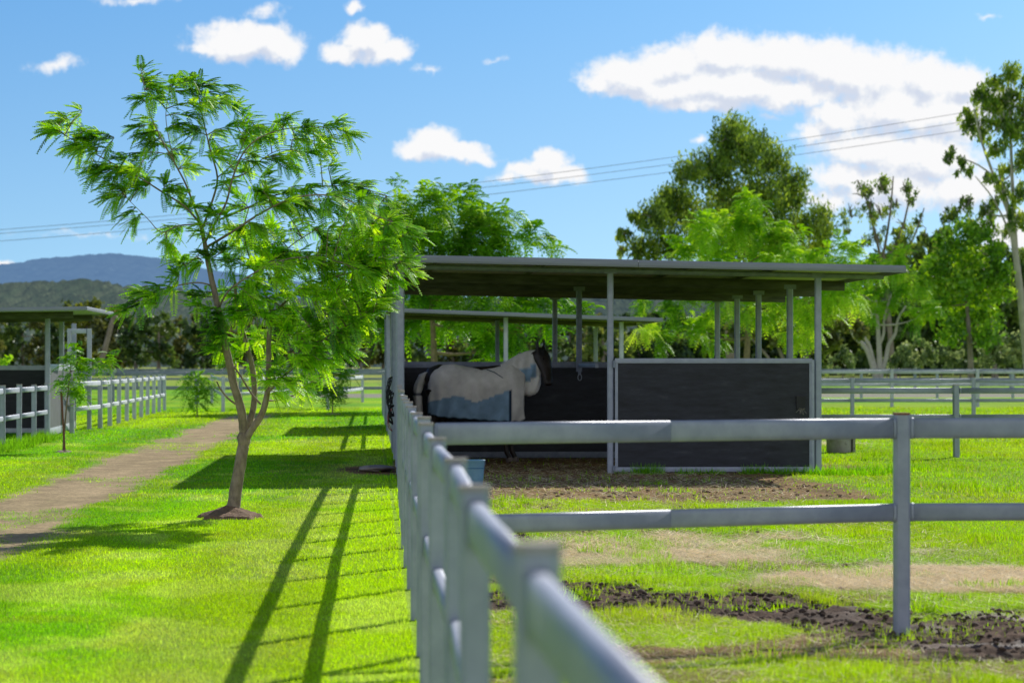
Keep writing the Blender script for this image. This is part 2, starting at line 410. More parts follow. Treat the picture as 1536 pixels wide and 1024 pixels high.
b = N(nt, 'ShaderNodeBsdfPrincipled'); nt.links.new(m2.outputs[0], b.inputs['Base Color'])
mr = N(nt, 'ShaderNodeMapRange'); mr.inputs['To Min'].default_value = .95; mr.inputs['To Max'].default_value = .72; nt.links.new(w.outputs['Fac'], mr.inputs[0]); nt.links.new(mr.outputs[0], b.inputs['Roughness'])
mr2 = N(nt, 'ShaderNodeMapRange'); mr2.inputs['To Min'].default_value = .08; mr2.inputs['To Max'].default_value = .5; nt.links.new(w.outputs['Fac'], mr2.inputs[0]); nt.links.new(mr2.outputs[0], b.inputs['Specular IOR Level'])
bp = N(nt, 'ShaderNodeBump', Strength=.8, Distance=.03); nt.links.new(n1.outputs['Fac'], bp.inputs['Height']); nt.links.new(bp.outputs[0], b.inputs['Normal'])
nt.links.new(b.outputs[0], out.inputs[0])
ground = mesh_np('ground', np.stack([x, y, z], 1), Fg, gm, smooth=True, tint=GT)
wa = ground.data.attributes.new('wet', 'FLOAT', 'POINT'); wa.data.foreach_set('value', (mud*sst(.5, .7, fbm(x*2.5, y*2.0, 44))*sst(2.4, 3.6, x)).astype(np.float32))
tag(ground, kind='structure')

# ------------------------------------------------------------------ grass blades and straw (uncountable)
def scatter(n, y0, y1, xl=None, xr=None, pad=.6):
    # uniform over the wedge of ground between y0 and y1
    yy = np.sqrt(RNG.random(n)*(y1*y1-y0*y0)+y0*y0)
    l = wx(-20, yy)-pad if xl is None else np.full(n, xl); r = wx(1560, yy)+pad if xr is None else np.full(n, xr)
    return l+RNG.random(n)*(r-l), yy
def blades(xx, yy, h, w, tint, lean=.5, lie=False):
    n = len(xx); zz = gz(xx, yy)
    az = RNG.random(n)*2*math.pi
    s = np.stack([np.cos(az), np.sin(az), np.zeros(n)], 1)*w[:, None]*.5
    az2 = RNG.random(n)*2*math.pi; ll = lean*RNG.random(n)
    tip = np.stack([np.cos(az2)*ll*h, np.sin(az2)*ll*h, h*np.sqrt(np.clip(1-ll*ll, .05, 1))], 1)
    if lie: tip[:, 2] = h*(.02+.22*RNG.random(n)); tip[:, 0] = np.cos(az2)*h; tip[:, 1] = np.sin(az2)*h; zz = zz+.012*RNG.random(n)
    B = np.stack([xx, yy, zz-.004+(.008 if lie else 0)], 1)
    V = np.stack([B-s, B+s, B+tip], 1).reshape(-1, 3)
    Fq = np.arange(3*n).reshape(-1, 3)
    T = np.repeat(tint, 3, 0)
    return V, Fq, T
G = NP(); ST = NP()
for (n, y0, y1, hh, ww) in ((300000, 13.2, 21, .021, .0055), (230000, 21, 33, .023, .0085), (160000, 33, 58, .028, .015), (90000, 58, 105, .04, .03)):
    xx, yy = scatter(n, y0, y1)
    lane, dirt, mud, straw, road = tor(xx, yy)
    bare = np.clip(np.maximum.reduce([lane*1.0, dirt*.96, mud*(.8+.35*vn(xx*2.2, yy*1.6, 400)), straw*.6]), 0, 1)
    keep = RNG.random(n) > bare
    keep &= ~((np.abs(xx-.25) < .02))
    xx, yy = xx[keep], yy[keep]; k = len(xx)
    t = lawn_tint(xx, yy)*(.55+.9*RNG.random((k, 1)))
    dry = RNG.random(k) < np.where(xx > .42, .16, .05); t[dry] = t[dry]*.4+np.array((.42, .36, .12))*.6
    yard = xx > .42
    tall = sst(.5, .7, fbm(xx*1.4, yy*.9, 133))
    h = hh*(.6+.8*RNG.random(k))*np.where(yard, 1.0+1.5*tall, 1)
    edge = np.exp(-((xx-.27)/.14)**2); h *= 1+.9*edge*RNG.random(k)
    V, Fq, T = blades(xx, yy, h, ww*(.7+.6*RNG.random(k)), t, .75); G.add(V, Fq, T)
# tufts along the foot of the front panel and at the right post
def tuft(cx, cy, r, n, h0, col):
    a = RNG.random(n)*2*math.pi; q = r*np.sqrt(RNG.random(n)); xx = cx+q*np.cos(a); yy = cy+q*np.sin(a)*.6
    V, Fq, T = blades(xx, yy, h0*(.4+.8*RNG.random(n)), np.full(n, .014), np.array(col)*(.5+1.0*RNG.random((n, 1))), .8); G.add(V, Fq, T)
for cx, cy, r, n, h0 in ((3.85,41.25,.25,240,.16),(4.4,41.2,.18,120,.1),(4.75,41.2,.2,120,.1),(5.3,41.2,.2,150,.15),(5.7,41.1,.22,160,.13),(6.2,41.0,.35,300,.14),(6.6,40.6,.5,260,.11),(6.9,41.4,.6,260,.15),(7.4,42.5,.7,220,.13),(3.5,41.3,.1,50,.08)):
    tuft(cx, cy, r, n, h0, (.14,.40,.01))
for k in range(46):
    cx = RNG.uniform(.7, 4.6); cy = RNG.uniform(16.5, 38); tuft(cx, cy, RNG.uniform(.08, .3), 70, RNG.uniform(.05, .1), (.24,.46,.01))
for yy0 in np.arange(50, 62, .5): tuft(-6.5+RNG.normal()*.1, yy0, .25, 90, .22, (.14,.36,.02))
grass = G.build('grass', M['grass']); tag(grass, 'bright green mown lawn and paddock grass', 'grass', kind='stuff')
for (n, y0, y1, l0, w0, thr) in ((200000, 14, 24, .15, .005, 1), (160000, 24, 45, .2, .009, 1), (20000, 45, 62, .16, .014, 1)):
    xx, yy = scatter(n*2, y0, y1, .45, None)
    lane, dirt, mud, straw, road = tor(xx, yy)
    keep = RNG.random(len(xx)) < np.clip(straw*1.0+(.05*(xx < 5)+dirt*.012)*(1-mud), 0, 1)
    xx, yy = xx[keep], yy[keep]; k = len(xx)
    t = np.array((.98, .84, .54))*(.5+.8*RNG.random((k, 1)))
    V, Fq, T = blades(xx, yy, l0*(.4+RNG.random(k)), w0*(.7+.6*RNG.random(k)), t, 1, lie=True); ST.add(V, Fq, T)
strawo = ST.build('straw', M['straw']); tag(strawo, 'dry yellow straw scattered over the yard grass and dirt', 'straw', kind='stuff')
# mud clods
CL = NP()
n = 11000; xx, yy = scatter(n*5, 14.5, 46, .45, 5.6); lane, dirt, mud, straw, road = tor(xx, yy)
keep = RNG.random(len(xx)) < np.clip(mud*.9*(yy < 30)+dirt*.03, 0, 1); xx, yy = xx[keep][:n], yy[keep][:n]
ico = np.array([(0,0,1),(.89,0,.45),(.28,.85,.45),(-.72,.53,.45),(-.72,-.53,.45),(.28,-.85,.45),(.72,.53,-.45),(-.28,.85,-.45),(-.89,0,-.45),(-.28,-.85,-.45),(.72,-.53,-.45),(0,0,-1)])
icf = np.array([(0,1,2),(0,2,3),(0,3,4),(0,4,5),(0,5,1),(1,6,2),(2,7,3),(3,8,4),(4,9,5),(5,10,1),(2,6,7),(3,7,8),(4,8,9),(5,9,10),(1,10,6),(11,7,6),(11,8,7),(11,9,8),(11,10,9),(11,6,10)])
n = len(xx); rr = .006+.018*RNG.random(n)**2.5+.004*(yy > 30)
V = (ico[None]*(1+.9*(RNG.random((n, 12, 1))-.5)))*rr[:, None, None]*np.array((1.2, 1.2, .75))
V += np.stack([xx, yy, gz(xx, yy)+rr*.25], 1)[:, None]
lane, dirt, mud, straw, road = tor(xx, yy)
T = np.repeat((np.array((.16,.095,.055))*(1-mud[:, None])+np.array((.10,.068,.048))*mud[:, None])*(.6+.8*RNG.random((n, 1))), 12, 0)
CL.add(V.reshape(-1, 3), (icf[None]+np.arange(n)[:, None, None]*12).reshape(-1, 3), T)
cl = CL.build('mud_clods', M['tint'], smooth=False); tag(cl, 'dark churned mud clods trodden up in the yard', 'mud', kind='stuff')
# ------------------------------------------------------------------ fences
def G0(x, y): return float(gz(np.array([float(x)]), np.array([float(y)]))[0])
def GF0(x, y): return float(far_rise(y))
def fence(name, label, pts, top=1.22, rails=((1.15, .105), (.69, .085)), pw=.085, rw=.045, m='galv', cap='palecap', group=None, posts=None, capped=True, rail_of=None, raise_to=None):
    """pts: post positions (x,y); each post and each rail run between posts a part"""
    b = pts[0]; root = thing(name, label, 'fence', (b[0], b[1], G0(*b)), group)
    for i, (x, y) in enumerate(pts):
        if posts is not None and i not in posts: continue
        z0 = GF0(x, y)
        lean = (RNG.normal(0, .006), RNG.normal(0, .006))
        h = top+RNG.normal(0, .008)
        p = MB().sweep([(x, y, z0-.12), (x+lean[0], y+lean[1], z0+h)], pw, pw, 16, 8).build('post', M[m], root)
        if capped: MB().sweep([(x+lean[0], y+lean[1], z0+h+.001), (x+lean[0], y+lean[1], z0+h+.014)], pw*1.06, pw*1.06, 16, 6).build('cap', M[cap], p)
    for zc, hh in rails:
        for i in range(len(pts)-1):
            a = np.array((*pts[i], GF0(*pts[i])+zc)); c = np.array((*pts[i+1], GF0(*pts[i+1])+zc)); d = unit(c-a)
            g = pw*.5+.002 if posts is None or i in posts else 0; g2 = pw*.5+.002 if posts is None or i+1 in posts else 0
            sag = 0.0
            mid = (a+c)/2+np.array((0, 0, sag))
            mb_ = MB().sweep([a+d*g, c-d*g2], rw, hh, 20, 4.0)
            if g: mb_.sweep([a+d*g, a+d*(g+.022)], rw*1.10, hh*1.05, 20, 5.0)
            if g2: mb_.sweep([c-d*g2, c-d*(g2+.022)], rw*1.10, hh*1.05, 20, 5.0)
            mb_.build('rail', M[m], root, smooth=True)
    return root
# side fence beside the camera
sy = [2.05, 4.42, 6.65, 9.1, 11.4, 13.55, 15.5, 17.7, 20.0, 22.3, 24.6, 26.9, 29.2, 31.5, 33.8, 36.1, 38.4, 40.7]
sx = [.27, .247, .236, .262, .258, .262, .275, .275, .282, .285, .29, .31, .32, .335, .35, .365, .385, .40]
fence('side_fence', 'long steel rail fence running from the lens to the near horse shelter', list(zip(sx, sy)), top=1.215, rails=((1.15, .095), (.69, .08)), rw=.042, pw=.068)
fence('side_fence', 'steel fence joining the left walls of the near and second shelters', [(.42, 54.6), (.42, 57.2), (.42, 59.8), (.42, 62.4), (.42, 65.0), (.42, 67.6)], top=1.215, rails=((1.15, .095), (.69, .08)), rw=.042, pw=.068)
fence('side_fence', 'last stretch of steel fence running on behind the second shelter', [(.42, 77+2.6*i) for i in range(9)], top=1.215, rails=((1.15, .095), (.69, .08)), rw=.042, pw=.068)
# cross fence in front of the yard
cr = fence('cross_fence', 'two-rail steel fence across the muddy yard in front of the shelter', [(.345, 15.52), (1.62, 16.133), (3.007, 16.8), (5.55, 16.9)], top=1.215,
      rails=((1.145, .115), (.67, .1)), pw=.088, posts=(2, 3), cap='rust')
# paddock fences to the right
def row(x0, x1, step, y, slope=0): return [(x0+i*step, y+slope*i*step) for i in range(int((x1-x0)/step)+1)]
fence('paddock_fence', 'steel rail fence starting at the right corner of the near shelter', [(6.36, 48.3), (9.55, 48.3), (12.75, 48.3)], top=1.17, rails=((1.09, .095), (.66, .085)), pw=.1)
fence('paddock_fence', 'second paddock fence back, with rusty capped posts and pale lower rail', row(3.0, 20, 3.22, 78), top=1.18, rails=((1.1, .1), (.58, .09)), pw=.1, cap='rust')
fence('paddock_fence', 'tall far paddock fence on the near side of the gravel road', row(9.45, 34, 3.12, 107), top=1.36, rails=((1.27, .13), (.80, .11)), pw=.12, m='galv_far')
fence('paddock_fence', 'distant steel fence on the right just before the gravel road', row(12, 42, 3.5, 136), top=1.3, rails=((1.2, .12), (.7, .11)), pw=.12)
fence('paddock_fence', 'farthest pale fence beyond the gravel road in front of the white-barked tree', row(-28, 62, 6.4, 196), top=1.3, rails=((1.2, .16), (.62, .14)), pw=.2, m='galv_dull')
# fences left of the lane
fence('paddock_fence', 'steel fence meeting the front of the left shelter', [(-6.55, 48.8), (-6.6, 51.7), (-6.66, 54.6), (-6.69, 57.4), (-6.71, 60.1), (-6.72, 62.6)], top=1.12, rails=((1.03, .1), (.53, .09)), pw=.095)
fb = [(-6.62, 66.8)]+[(-6.40-.0151*(yy-70.6), yy) for yy in np.arange(71.5, 101, 3.17)]
fence('paddock_fence', 'long pale steel fence running back along the lane behind the left shelter', fb, top=1.2, rails=((1.08, .11), (.52, .10)), pw=.105, m='galv_far')
# end of the lane
fence('lane_end_fence', 'pale steel fence with a dipping rail closing the end of the lane', [(-6.37, 121), (-4.75, 97), (-3.0, 110), (-1.42, 101), (-.3, 122)], top=1.14, rails=((1.03, .12), (.55, .11)), pw=.115, m='galv_far')
fence('far_left_fence', 'dark steel rail fence crossing behind the lane-side fence on the left', row(-20, -6, 3.3, 118), top=1.3, rails=((1.17, .16), (.62, .14)), pw=.16, m='galv_dull')
fence('far_left_fence', 'more distant steel fence crossing the pale field behind the lane', row(-24, 4, 3.6, 139), top=1.3, rails=((1.15, .17), (.45, .15)), pw=.17, m='galv_dull')

# ------------------------------------------------------------------ shelters
def post(name, x, y, z1, w, m, parent, z0=None):
    z0 = G0(x, y)-.05 if z0 is None else z0
    return MB().sweep([(x, y, z0), (x, y, z1)], w, w, 16, 8).build(name, M[m], parent)
def roof_sheet(xa, xb, ya, yb, za, zb, parent, name='roof', t=.03, fas=.10, pitch=.19):
    # ribbed sheet, ribs running along x
    n = int((yb-ya)/pitch*2); mb = MB(); V = []; 
    yy = np.linspace(ya, yb, n+1)
    prof = [(yy[i], .0 if i % 4 < 3 else .028) for i in range(n+1)]
    for yk, dz in prof:
        for (xx, zz) in ((xa, za), (xb, zb)): V += [(xx, yk, zz-.03+dz), (xx, yk, zz-.045+dz)]
    Fs = []
    for i in range(n):
        a = i*4; b = a+4
        Fs += [[a, a+2, b+2, b], [a+1, b+1, b+3, a+3], [a, b, b+1, a+1], [a+2, a+3, b+3, b+2]]
    mb.add(V, Fs); r = mb.build(name, M['roof_top'], parent)
    def fa(p0, p1, nm='fascia'):
        MB().sweep([p0, p1], .02, fas, 8, 9).build(nm, M['fascia'], r)
    xm = (xa+xb)/2; zm = (za+zb)/2
    fa((xa, ya-.012, za-fas/2), (xm-.003, ya-.012, zm-fas/2)); fa((xm+.003, ya-.012, zm-fas/2-.003), (xb, ya-.012, zb-fas/2))
    fa((xa-.012, ya, za-fas/2), (xa-.012, yb, za-fas/2)); fa((xb+.012, ya, zb-fas/2), (xb+.012, yb, zb-fas/2)); fa((xa, yb+.012, za-fas/2), (xb, yb+.012, zb-fas/2))
    return r
def panel(x0, x1, y, z0, z1, parent, axis='x', fw=.07, m='panel', fm='galv', hatch=False):
    """framed board; axis x: spans x at depth y; axis y: spans depth at x=y"""
    def P(u, z, d=0): return (u, y+d, z) if axis == 'x' else (y+d, u, z)
    mb = MB()
    if axis == 'x': mb.box(x0+fw*.5, x1-fw*.5, y-.012, y+.012, z0+fw*.5, z1-fw*.5)
    else: mb.box(y-.012, y+.012, x0+fw*.5, x1-fw*.5, z0+fw*.5, z1-fw*.5)
    pn = mb.build('panel', M[m], parent)
    f = MB()
    f.sweep([P(x0, z1-fw/2), P(x1, z1-fw/2)], .05, fw, 12, 9); f.sweep([P(x0, z0+fw/2), P(x1, z0+fw/2)], .05, fw, 12, 9)
    upv = (0,1,0) if axis == 'x' else (1,0,0)
    f.sweep([P(x0+fw*.3, z0+fw+.002), P(x0+fw*.3, z1-fw-.002)], fw*.6, .045, 12, 9, up=upv); f.sweep([P(x1-fw*.3, z0+fw+.002), P(x1-fw*.3, z1-fw-.002)], fw*.6, .045, 12, 9, up=upv)
    f.build('panel_frame', M[fm], pn)
    return pn
S1 = thing('horse_shelter', 'black-panelled open steel horse shelter with a flat roof, the horse standing inside', 'horse shelter', (.42, 41.5, G0(.42, 41.5)))
XA, XM, XB = .42, 3.344, 6.255
def rz(x): return 3.02-.0197*x
roof_sheet(.0, 7.35, 40.8, 54.4, rz(0), rz(7.35), S1)
# cross beams (along x) under the sheet, then rafters
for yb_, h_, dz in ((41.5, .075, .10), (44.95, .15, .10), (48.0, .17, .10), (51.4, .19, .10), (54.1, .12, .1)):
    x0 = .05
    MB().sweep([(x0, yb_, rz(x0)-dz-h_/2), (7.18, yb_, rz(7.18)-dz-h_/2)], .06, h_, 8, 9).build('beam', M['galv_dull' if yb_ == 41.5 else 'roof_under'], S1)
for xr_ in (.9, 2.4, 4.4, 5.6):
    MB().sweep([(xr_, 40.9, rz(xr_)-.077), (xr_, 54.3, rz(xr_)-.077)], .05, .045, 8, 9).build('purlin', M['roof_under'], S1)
for (x_, y_, w_, m_) in ((XA, 41.5, .11, 'galv'), (XM, 41.5, .085, 'galv'), (XB, 41.5, .09, 'galv'), (XA, 44.4, .09, 'galv'), (XA, 47.95, .09, 'galv'), (XA, 51, .09, 'galv_dull'), (XA, 54, .09, 'galv_dull'),
                   (XM, 47.72, .09, 'galv_dull'), (XM, 54, .09, 'galv_dull'), (XB, 44.3, .09, 'galv'), (XB, 47.9, .09, 'galv'), (XB, 50.7, .09, 'galv'), (XB, 53.6, .09, 'galv')):
    ztop = rz(x_)-.10-(.075 if y_ == 41.5 else .16)-.002
    post('post', x_, y_, ztop, w_, m_, S1, z0=(1.40 if (x_ == XM and y_ == 47.72) else None))
    MB().box(x_-.09, x_+.09, y_-.045-.004, y_-.045+.004, ztop-.0, ztop+.07).build('bracket', M['galv_dull'], S1)
fp = panel(XM+.06, XB-.09, 41.45, .02, 1.60, S1)
# small black hatch with straw poking out
hb = MB(); hb.box(5.94, 6.06, 41.40, 41.437, .90, 1.06); hb.box(5.925, 6.075, 41.405, 41.434, 1.06, 1.075); hatch = hb.build('hatch', M['black'], S1)
hs_ = MB()
for k in range(9):
    a0 = (5.97+.01*k, 41.40, .89); hs_.sweep([a0, (a0[0]+RNG.normal(0, .04), 41.37, .84+RNG.normal(0, .03))], .005, .005, 4, 2)
hs_.build('straw_wisp', M['stone'], hatch)
MB().sweep([(XB-.115+.03, 41.44, .02), (XB-.085, 41.44, 1.58)], .05, .05, 12, 8).build('gate_stile', M['galv'], S1)
for z_ in (.06, .55, 1.52):
    MB().sweep([(XM+.045, 41.42, z_-.05), (XM+.045, 41.42, z_+.05)], .035, .035, 10, 2).build('hinge', M['galv_dull'], S1)
# wall behind the horse and the right hand bay, side walls, rear wall
panel(XA+.05, XB-.05, 47.9, .02, 1.56, S1, fm='galv_dull', fw=.10)
for (a_, b_) in ((41.6, 44.33), (44.47, 47.85), (48.05, 50.9), (51.1, 53.9)):
    panel(a_, b_, XA, .02, 1.58, S1, axis='y')
    panel(a_, b_, XB, .02, 1.58, S1, axis='y')
panel(XA+.05, XM-.05, 54.0, .02, 1.5, S1, fm='galv_dull'); panel(XM+.05, XB-.05, 54.0, .02, 1.5, S1, fm='galv_dull')
# divider between the two bays is open in front: a low rail only
MB().sweep([(XM, 44.0, 1.5), (XM, 47.6, 1.5)], .05, .07, 12, 6).build('rail', M['galv_dull'], S1)
# second shelter behind
S2 = thing('horse_shelter', 'second steel horse shelter seen through the near one, pale posts under a thin roof', 'horse shelter', (.42, 68.4, G0(.42, 68.4)))
roof_sheet(.38, 6.62, 67.5, 76.5, 2.80, 2.58, S2, fas=.09)
for (x_, y_, z_, m_) in ((.42, 68.2, 2.68, 'galv'), (3.1, 68.2, 2.6, 'galv_far'), (5.75, 68.2, 2.5, 'galv_far'), (.42, 75.8, 2.68, 'galv_dull'), (3.1, 72.7, 2.6, 'galv_dull'), (5.75, 71.2, 2.48, 'galv_dull'), (5.75, 76, 2.45, 'galv')):
    post('post', x_, y_, z_, .1, m_, S2)
for y_ in (68.2, 72.7, 75.8): MB().sweep([(.45, y_, 2.73), (6.5, y_, 2.52)], .06, .1, 8, 9).build('beam', M['roof_under'], S2)
panel(.48, 3.04, 68.2, .05, 1.5, S2); panel(3.16, 5.7, 68.2, .05, 1.5, S2); panel(68.3, 75.7, .42, .05, 1.5, S2, axis='y'); panel(68.3, 75.9, 5.75, .05, 1.5, S2, axis='y')
# left shelter
S3 = thing('horse_shelter', 'dark panelled horse shelter at the left edge beside the lane, roof jutting right', 'horse shelter', (-6.73, 62.8, G0(-6.73, 62.8)))
roof_sheet(-14.5, -5.76, 61, 67.3, 2.56, 2.70, S3, fas=.08)
for y_ in (62.3, 66.5): MB().sweep([(-14.2, y_, 2.43), (-6.15, y_, 2.55)], .06, .14, 8, 9).build('beam', M['roof_under'], S3)
for (x_, y_, z_) in ((-6.73, 62.8, 2.5), (-6.86, 66.9, 2.52), (-7.04, 71.5, 2.5), (-10.4, 62.8, 2.4), (-10.5, 71.5, 2.4), (-13.5, 62.8, 2.4)): post('post', x_, y_, z_, .105, 'galv', S3)
panel(-10.3, -6.79, 64.9, .05, 1.5, S3, fm='galv_far', fw=.1); panel(-13.4, -10.5, 64.9, .05, 1.5, S3, fm='galv_far', fw=.1)
for (a_, b_) in (((-6.74, 62.88), (-6.85, 66.83)), ((-6.87, 66.97), (-7.03, 71.43))):
    a_ = np.array(a_); b_ = np.array(b_); d_ = (b_-a_)/np.linalg.norm(b_-a_); nrm = np.array((d_[1], -d_[0]))*.02
    mb = MB(); q = [(*(a_+nrm), .05), (*(b_+nrm), .05), (*(b_+nrm), 1.5), (*(a_+nrm), 1.5), (*(a_-nrm), .05), (*(b_-nrm), .05), (*(b_-nrm), 1.5), (*(a_-nrm), 1.5)]
    mb.add(q, [[0,1,2,3],[7,6,5,4],[0,4,5,1],[3,2,6,7],[0,3,7,4],[1,5,6,2]])
    pn = mb.build('side_panel', surf('grey_panel', (.07,.07,.085), (.12,.12,.14), rough=.6, scale=3) if 'side' not in M else M['side'], S3)
    f = MB().sweep([(*a_, 1.46), (*b_, 1.46)], .06, .14, 10, 9).sweep([(*a_, .1), (*b_, .1)], .06, .16, 10, 9); f.build('panel_frame', M['galv_far'], pn)
GF = thing('gate_frame', 'tall pale steel gate frame standing behind the left shelter', 'gate frame', (-6.6, 70.7, G0(-6.6, 70.7)))
post('post', -6.6, 70.7, 2.37, .1, 'galv_far', GF); MB().sweep([(-7.03, 70.9, 2.31), (-6.66, 70.7, 2.31)], .06, .11, 12, 7).build('crossbar', M['galv_far'], GF)
post('post', -7.09, 70.9, 2.37, .09, 'galv_far', GF)

# ------------------------------------------------------------------ small things
bk = MB(); bx_, by_ = 1.285, 37.0; n = 28
rings = [(0, .105), (.002, .112), (.1, .12), (.2, .128), (.3, .135), (.31, .142), (.325, .142), (.325, .132), (.02, .105), (.015, 0.0005)]
V = [(bx_+r*math.cos(2*math.pi*j/n), by_+r*math.sin(2*math.pi*j/n), .01+z) for z, r in rings for j in range(n)]
Fs = [[i*n+j, i*n+(j+1) % n, (i+1)*n+(j+1) % n, (i+1)*n+j] for i in range(len(rings)-1) for j in range(n)]
BU = thing('bucket', 'light blue plastic bucket on the dirt just inside the side fence', 'bucket', (bx_, by_, .01))
bk.add(V, Fs).build('bucket_body', M['bucket'], BU, smooth=True)
MB().add([(bx_+r*math.cos(2*math.pi*j/n), by_+r*math.sin(2*math.pi*j/n), z) for z, r in ((.225, .1335), (.225, .137), (.237, .137), (.237, .1335)) for j in range(n)],
   [[i*n+j, i*n+(j+1) % n, ((i+1) % 4)*n+(j+1) % n, ((i+1) % 4)*n+j] for i in range(4) for j in range(n)]).build('rib', M['bucket_rim'], BU)
hd = [(bx_+.145*math.cos(a), by_-.1*math.sin(a)*.9, .31-.12*math.sin(a)) for a in np.linspace(0, math.pi, 12)]
MB().sweep(hd, .006, .006, 6, 2).build('handle', M['galv_dull'], BU)
# flat stone
def blob(name, c, dims, m, seed, sub=3, rough=.12, flat=True):
    import bmesh
    bm = bmesh.new(); bmesh.ops.create_icosphere(bm, subdivisions=sub, radius=1)
    V = np.array([v.co[:] for v in bm.verts]); Fs = [[v.index for v in f.verts] for f in bm.faces]; bm.free()
    k = 1+rough*(fbm(V[:, 0]*1.7+seed, V[:, 1]*1.7+V[:, 2]*2.1, seed)-.5)*2
    V = V*k[:, None]*np.array(dims)+np.array(c)
    return mesh_np(name, V, Fs, m, smooth=True, loc=c)
st = blob('flat_stone', (.1, 42.4, .045), (.24, .42, .05), M['stone'], 5, rough=.35)
tag(st, 'flat grey stone slab lying on bare soil left of the near shelter wall', 'stone')
# tree-foot soil mound
BT = at(349, 772, 29.6)
mv = []; nn = 26; mf = []
for i in range(nn):
    for j in range(nn):
        u = i/(nn-1)*2-1; v = j/(nn-1)*2-1; r = math.hypot(u, v); r *= .78+.55*float(vn(np.array([math.atan2(v, u)*2.3+9]), np.array([3.3]), 88)[0])
        h = max(0, 1-r**1.2)*.12*(.65+.7*float(fbm(np.array([u*3+5]), np.array([v*3]), 77)[0]))+.02*float(fbm(np.array([u*12]), np.array([v*12]), 78)[0])-.02*(r > .85)-.05*(r > 1)
        mv.append((BT[0]-.04+u*.38, 29.6+v*.9*.6, G0(BT[0], 29.6)+h-.004))
for i in range(nn-1):
    for j in range(nn-1): mf.append([i*nn+j, (i+1)*nn+j, (i+1)*nn+j+1, i*nn+j+1])
md = mesh_np('soil_mound', mv, mf, surf('red_brown_soil', (.10,.055,.03), (.24,.14,.08), rough=.95, scale=14, bump=.9, bscale=50, c3=(.34,.24,.14)), smooth=False, loc=(BT[0], 29.6, 0))
tag(md, 'low ring of brown soil and mulch heaped round the foot of the big feathery tree', 'soil mound')
# concrete trough ring
cx_, cy_ = 8.10, 51.3; n = 24
rings = [(0, .22), (.36, .225), (.38, .21), (.38, .17), (.05, .16), (.04, .001)]
V = [(cx_+r*math.cos(2*math.pi*j/n), cy_+r*math.sin(2*math.pi*j/n), z) for z, r in rings for j in range(n)]
Fs = [[i*n+j, i*n+(j+1) % n, (i+1)*n+(j+1) % n, (i+1)*n+j] for i in range(len(rings)-1) for j in range(n)]
CT = thing('concrete_trough', 'small weathered round concrete trough on the grass by the right shelter post', 'trough', (cx_, cy_, 0))
MB().add(V, Fs).build('basin', M['concrete'], CT, smooth=True)
MB().box(cx_+.215, cx_+.26, cy_-.14, cy_+.14, 0, .35).build('end_slab', M['concrete'], CT)
# halters hanging on the left wall of the shelter
def halter(x, y, z, s, mname, label):
    t = thing('halter', label, 'halter', (x, y, z), None)
    def loop(c, ru, rv, ang, nm, m, th=.02):
        P = []
        for k in range(15):
            a = 2*math.pi*k/14; P.append((x-.0+c[0]+.022*math.sin(a*2+ang)-abs(math.sin(a))*.03, y+c[1]+ru*math.sin(a), z+c[2]+rv*(math.cos(a)-1)))
        MB().sweep(P, th, th*.5, 6, 2.5, up=(1, .1, 0)).build(nm, M[m], t)
    loop((0, 0, 0), .13*s, .26*s, .3, 'crown_strap', 'strap', .028); loop((-.01, .03, -.30*s), .1*s, .12*s, 1.2, 'noseband', 'strap', .028); loop((-.02, -.06, -.05), .06*s, .33*s, 2.2, 'lead_rope', mname, .024)
    return t
halter(.335, 43.2, 1.1, .6, 'strap', 'dark webbing halter hanging nearest on the left shelter wall')
halter(.335, 46.2, 1.32, .75, 'strap', 'black halter with loose lead rope hanging midway along the shelter side wall')
halter(.335, 45.0, .9, .5, 'pink', 'halter with a faded red rope hanging low on the shelter side wall')
halter(.335, 49.4, 1.30, .7, 'strap', 'farthest dark halter hanging high on the shelter side wall')
# object hanging on the wall behind the horse
hk = thing('hay_net_hook', 'small pale tie ring and knotted twine hanging from the post behind the horse', 'tie ring', (XM+.0, 47.6, 1.37))
MB().sweep([(XM, 47.62, 1.52), (XM, 47.6, 1.36)], .05, .05, 10, 3).build('bracket', M['galv_dull'], hk)
MB().sweep([(XM+.03*math.sin(a), 47.57, 1.31+.05*math.cos(a)) for a in np.linspace(0, 6.28, 13)], .014, .014, 6, 2, up=(0, 1, .1)).build('ring', M['galv'], hk)

# power lines
for i, (o0, lab) in enumerate(((0, 'topmost of the three power lines crossing the sky'), (1, 'middle one of the three power lines crossing the sky'), (2, 'lowest of the three power lines crossing the sky'))):
    pxs = np.linspace(-900, 2300, 70)
    k = np.polyfit([0, 180, 700, 1000, 1445], ([345, 333, 275, 236, 167], [350, 340, 283, 246, 181], [361, 352, 292, 260, 193])[i], 2)
    P = [at(p, np.polyval(k, p), 400+.0*p) for p in pxs]
    V, Fq = tube_np(P, np.full(len(P), .03), 6)
    o = mesh_np('power_line', V, Fq, M['wire'], smooth=True); tag(o, lab, 'power line', 'power lines')

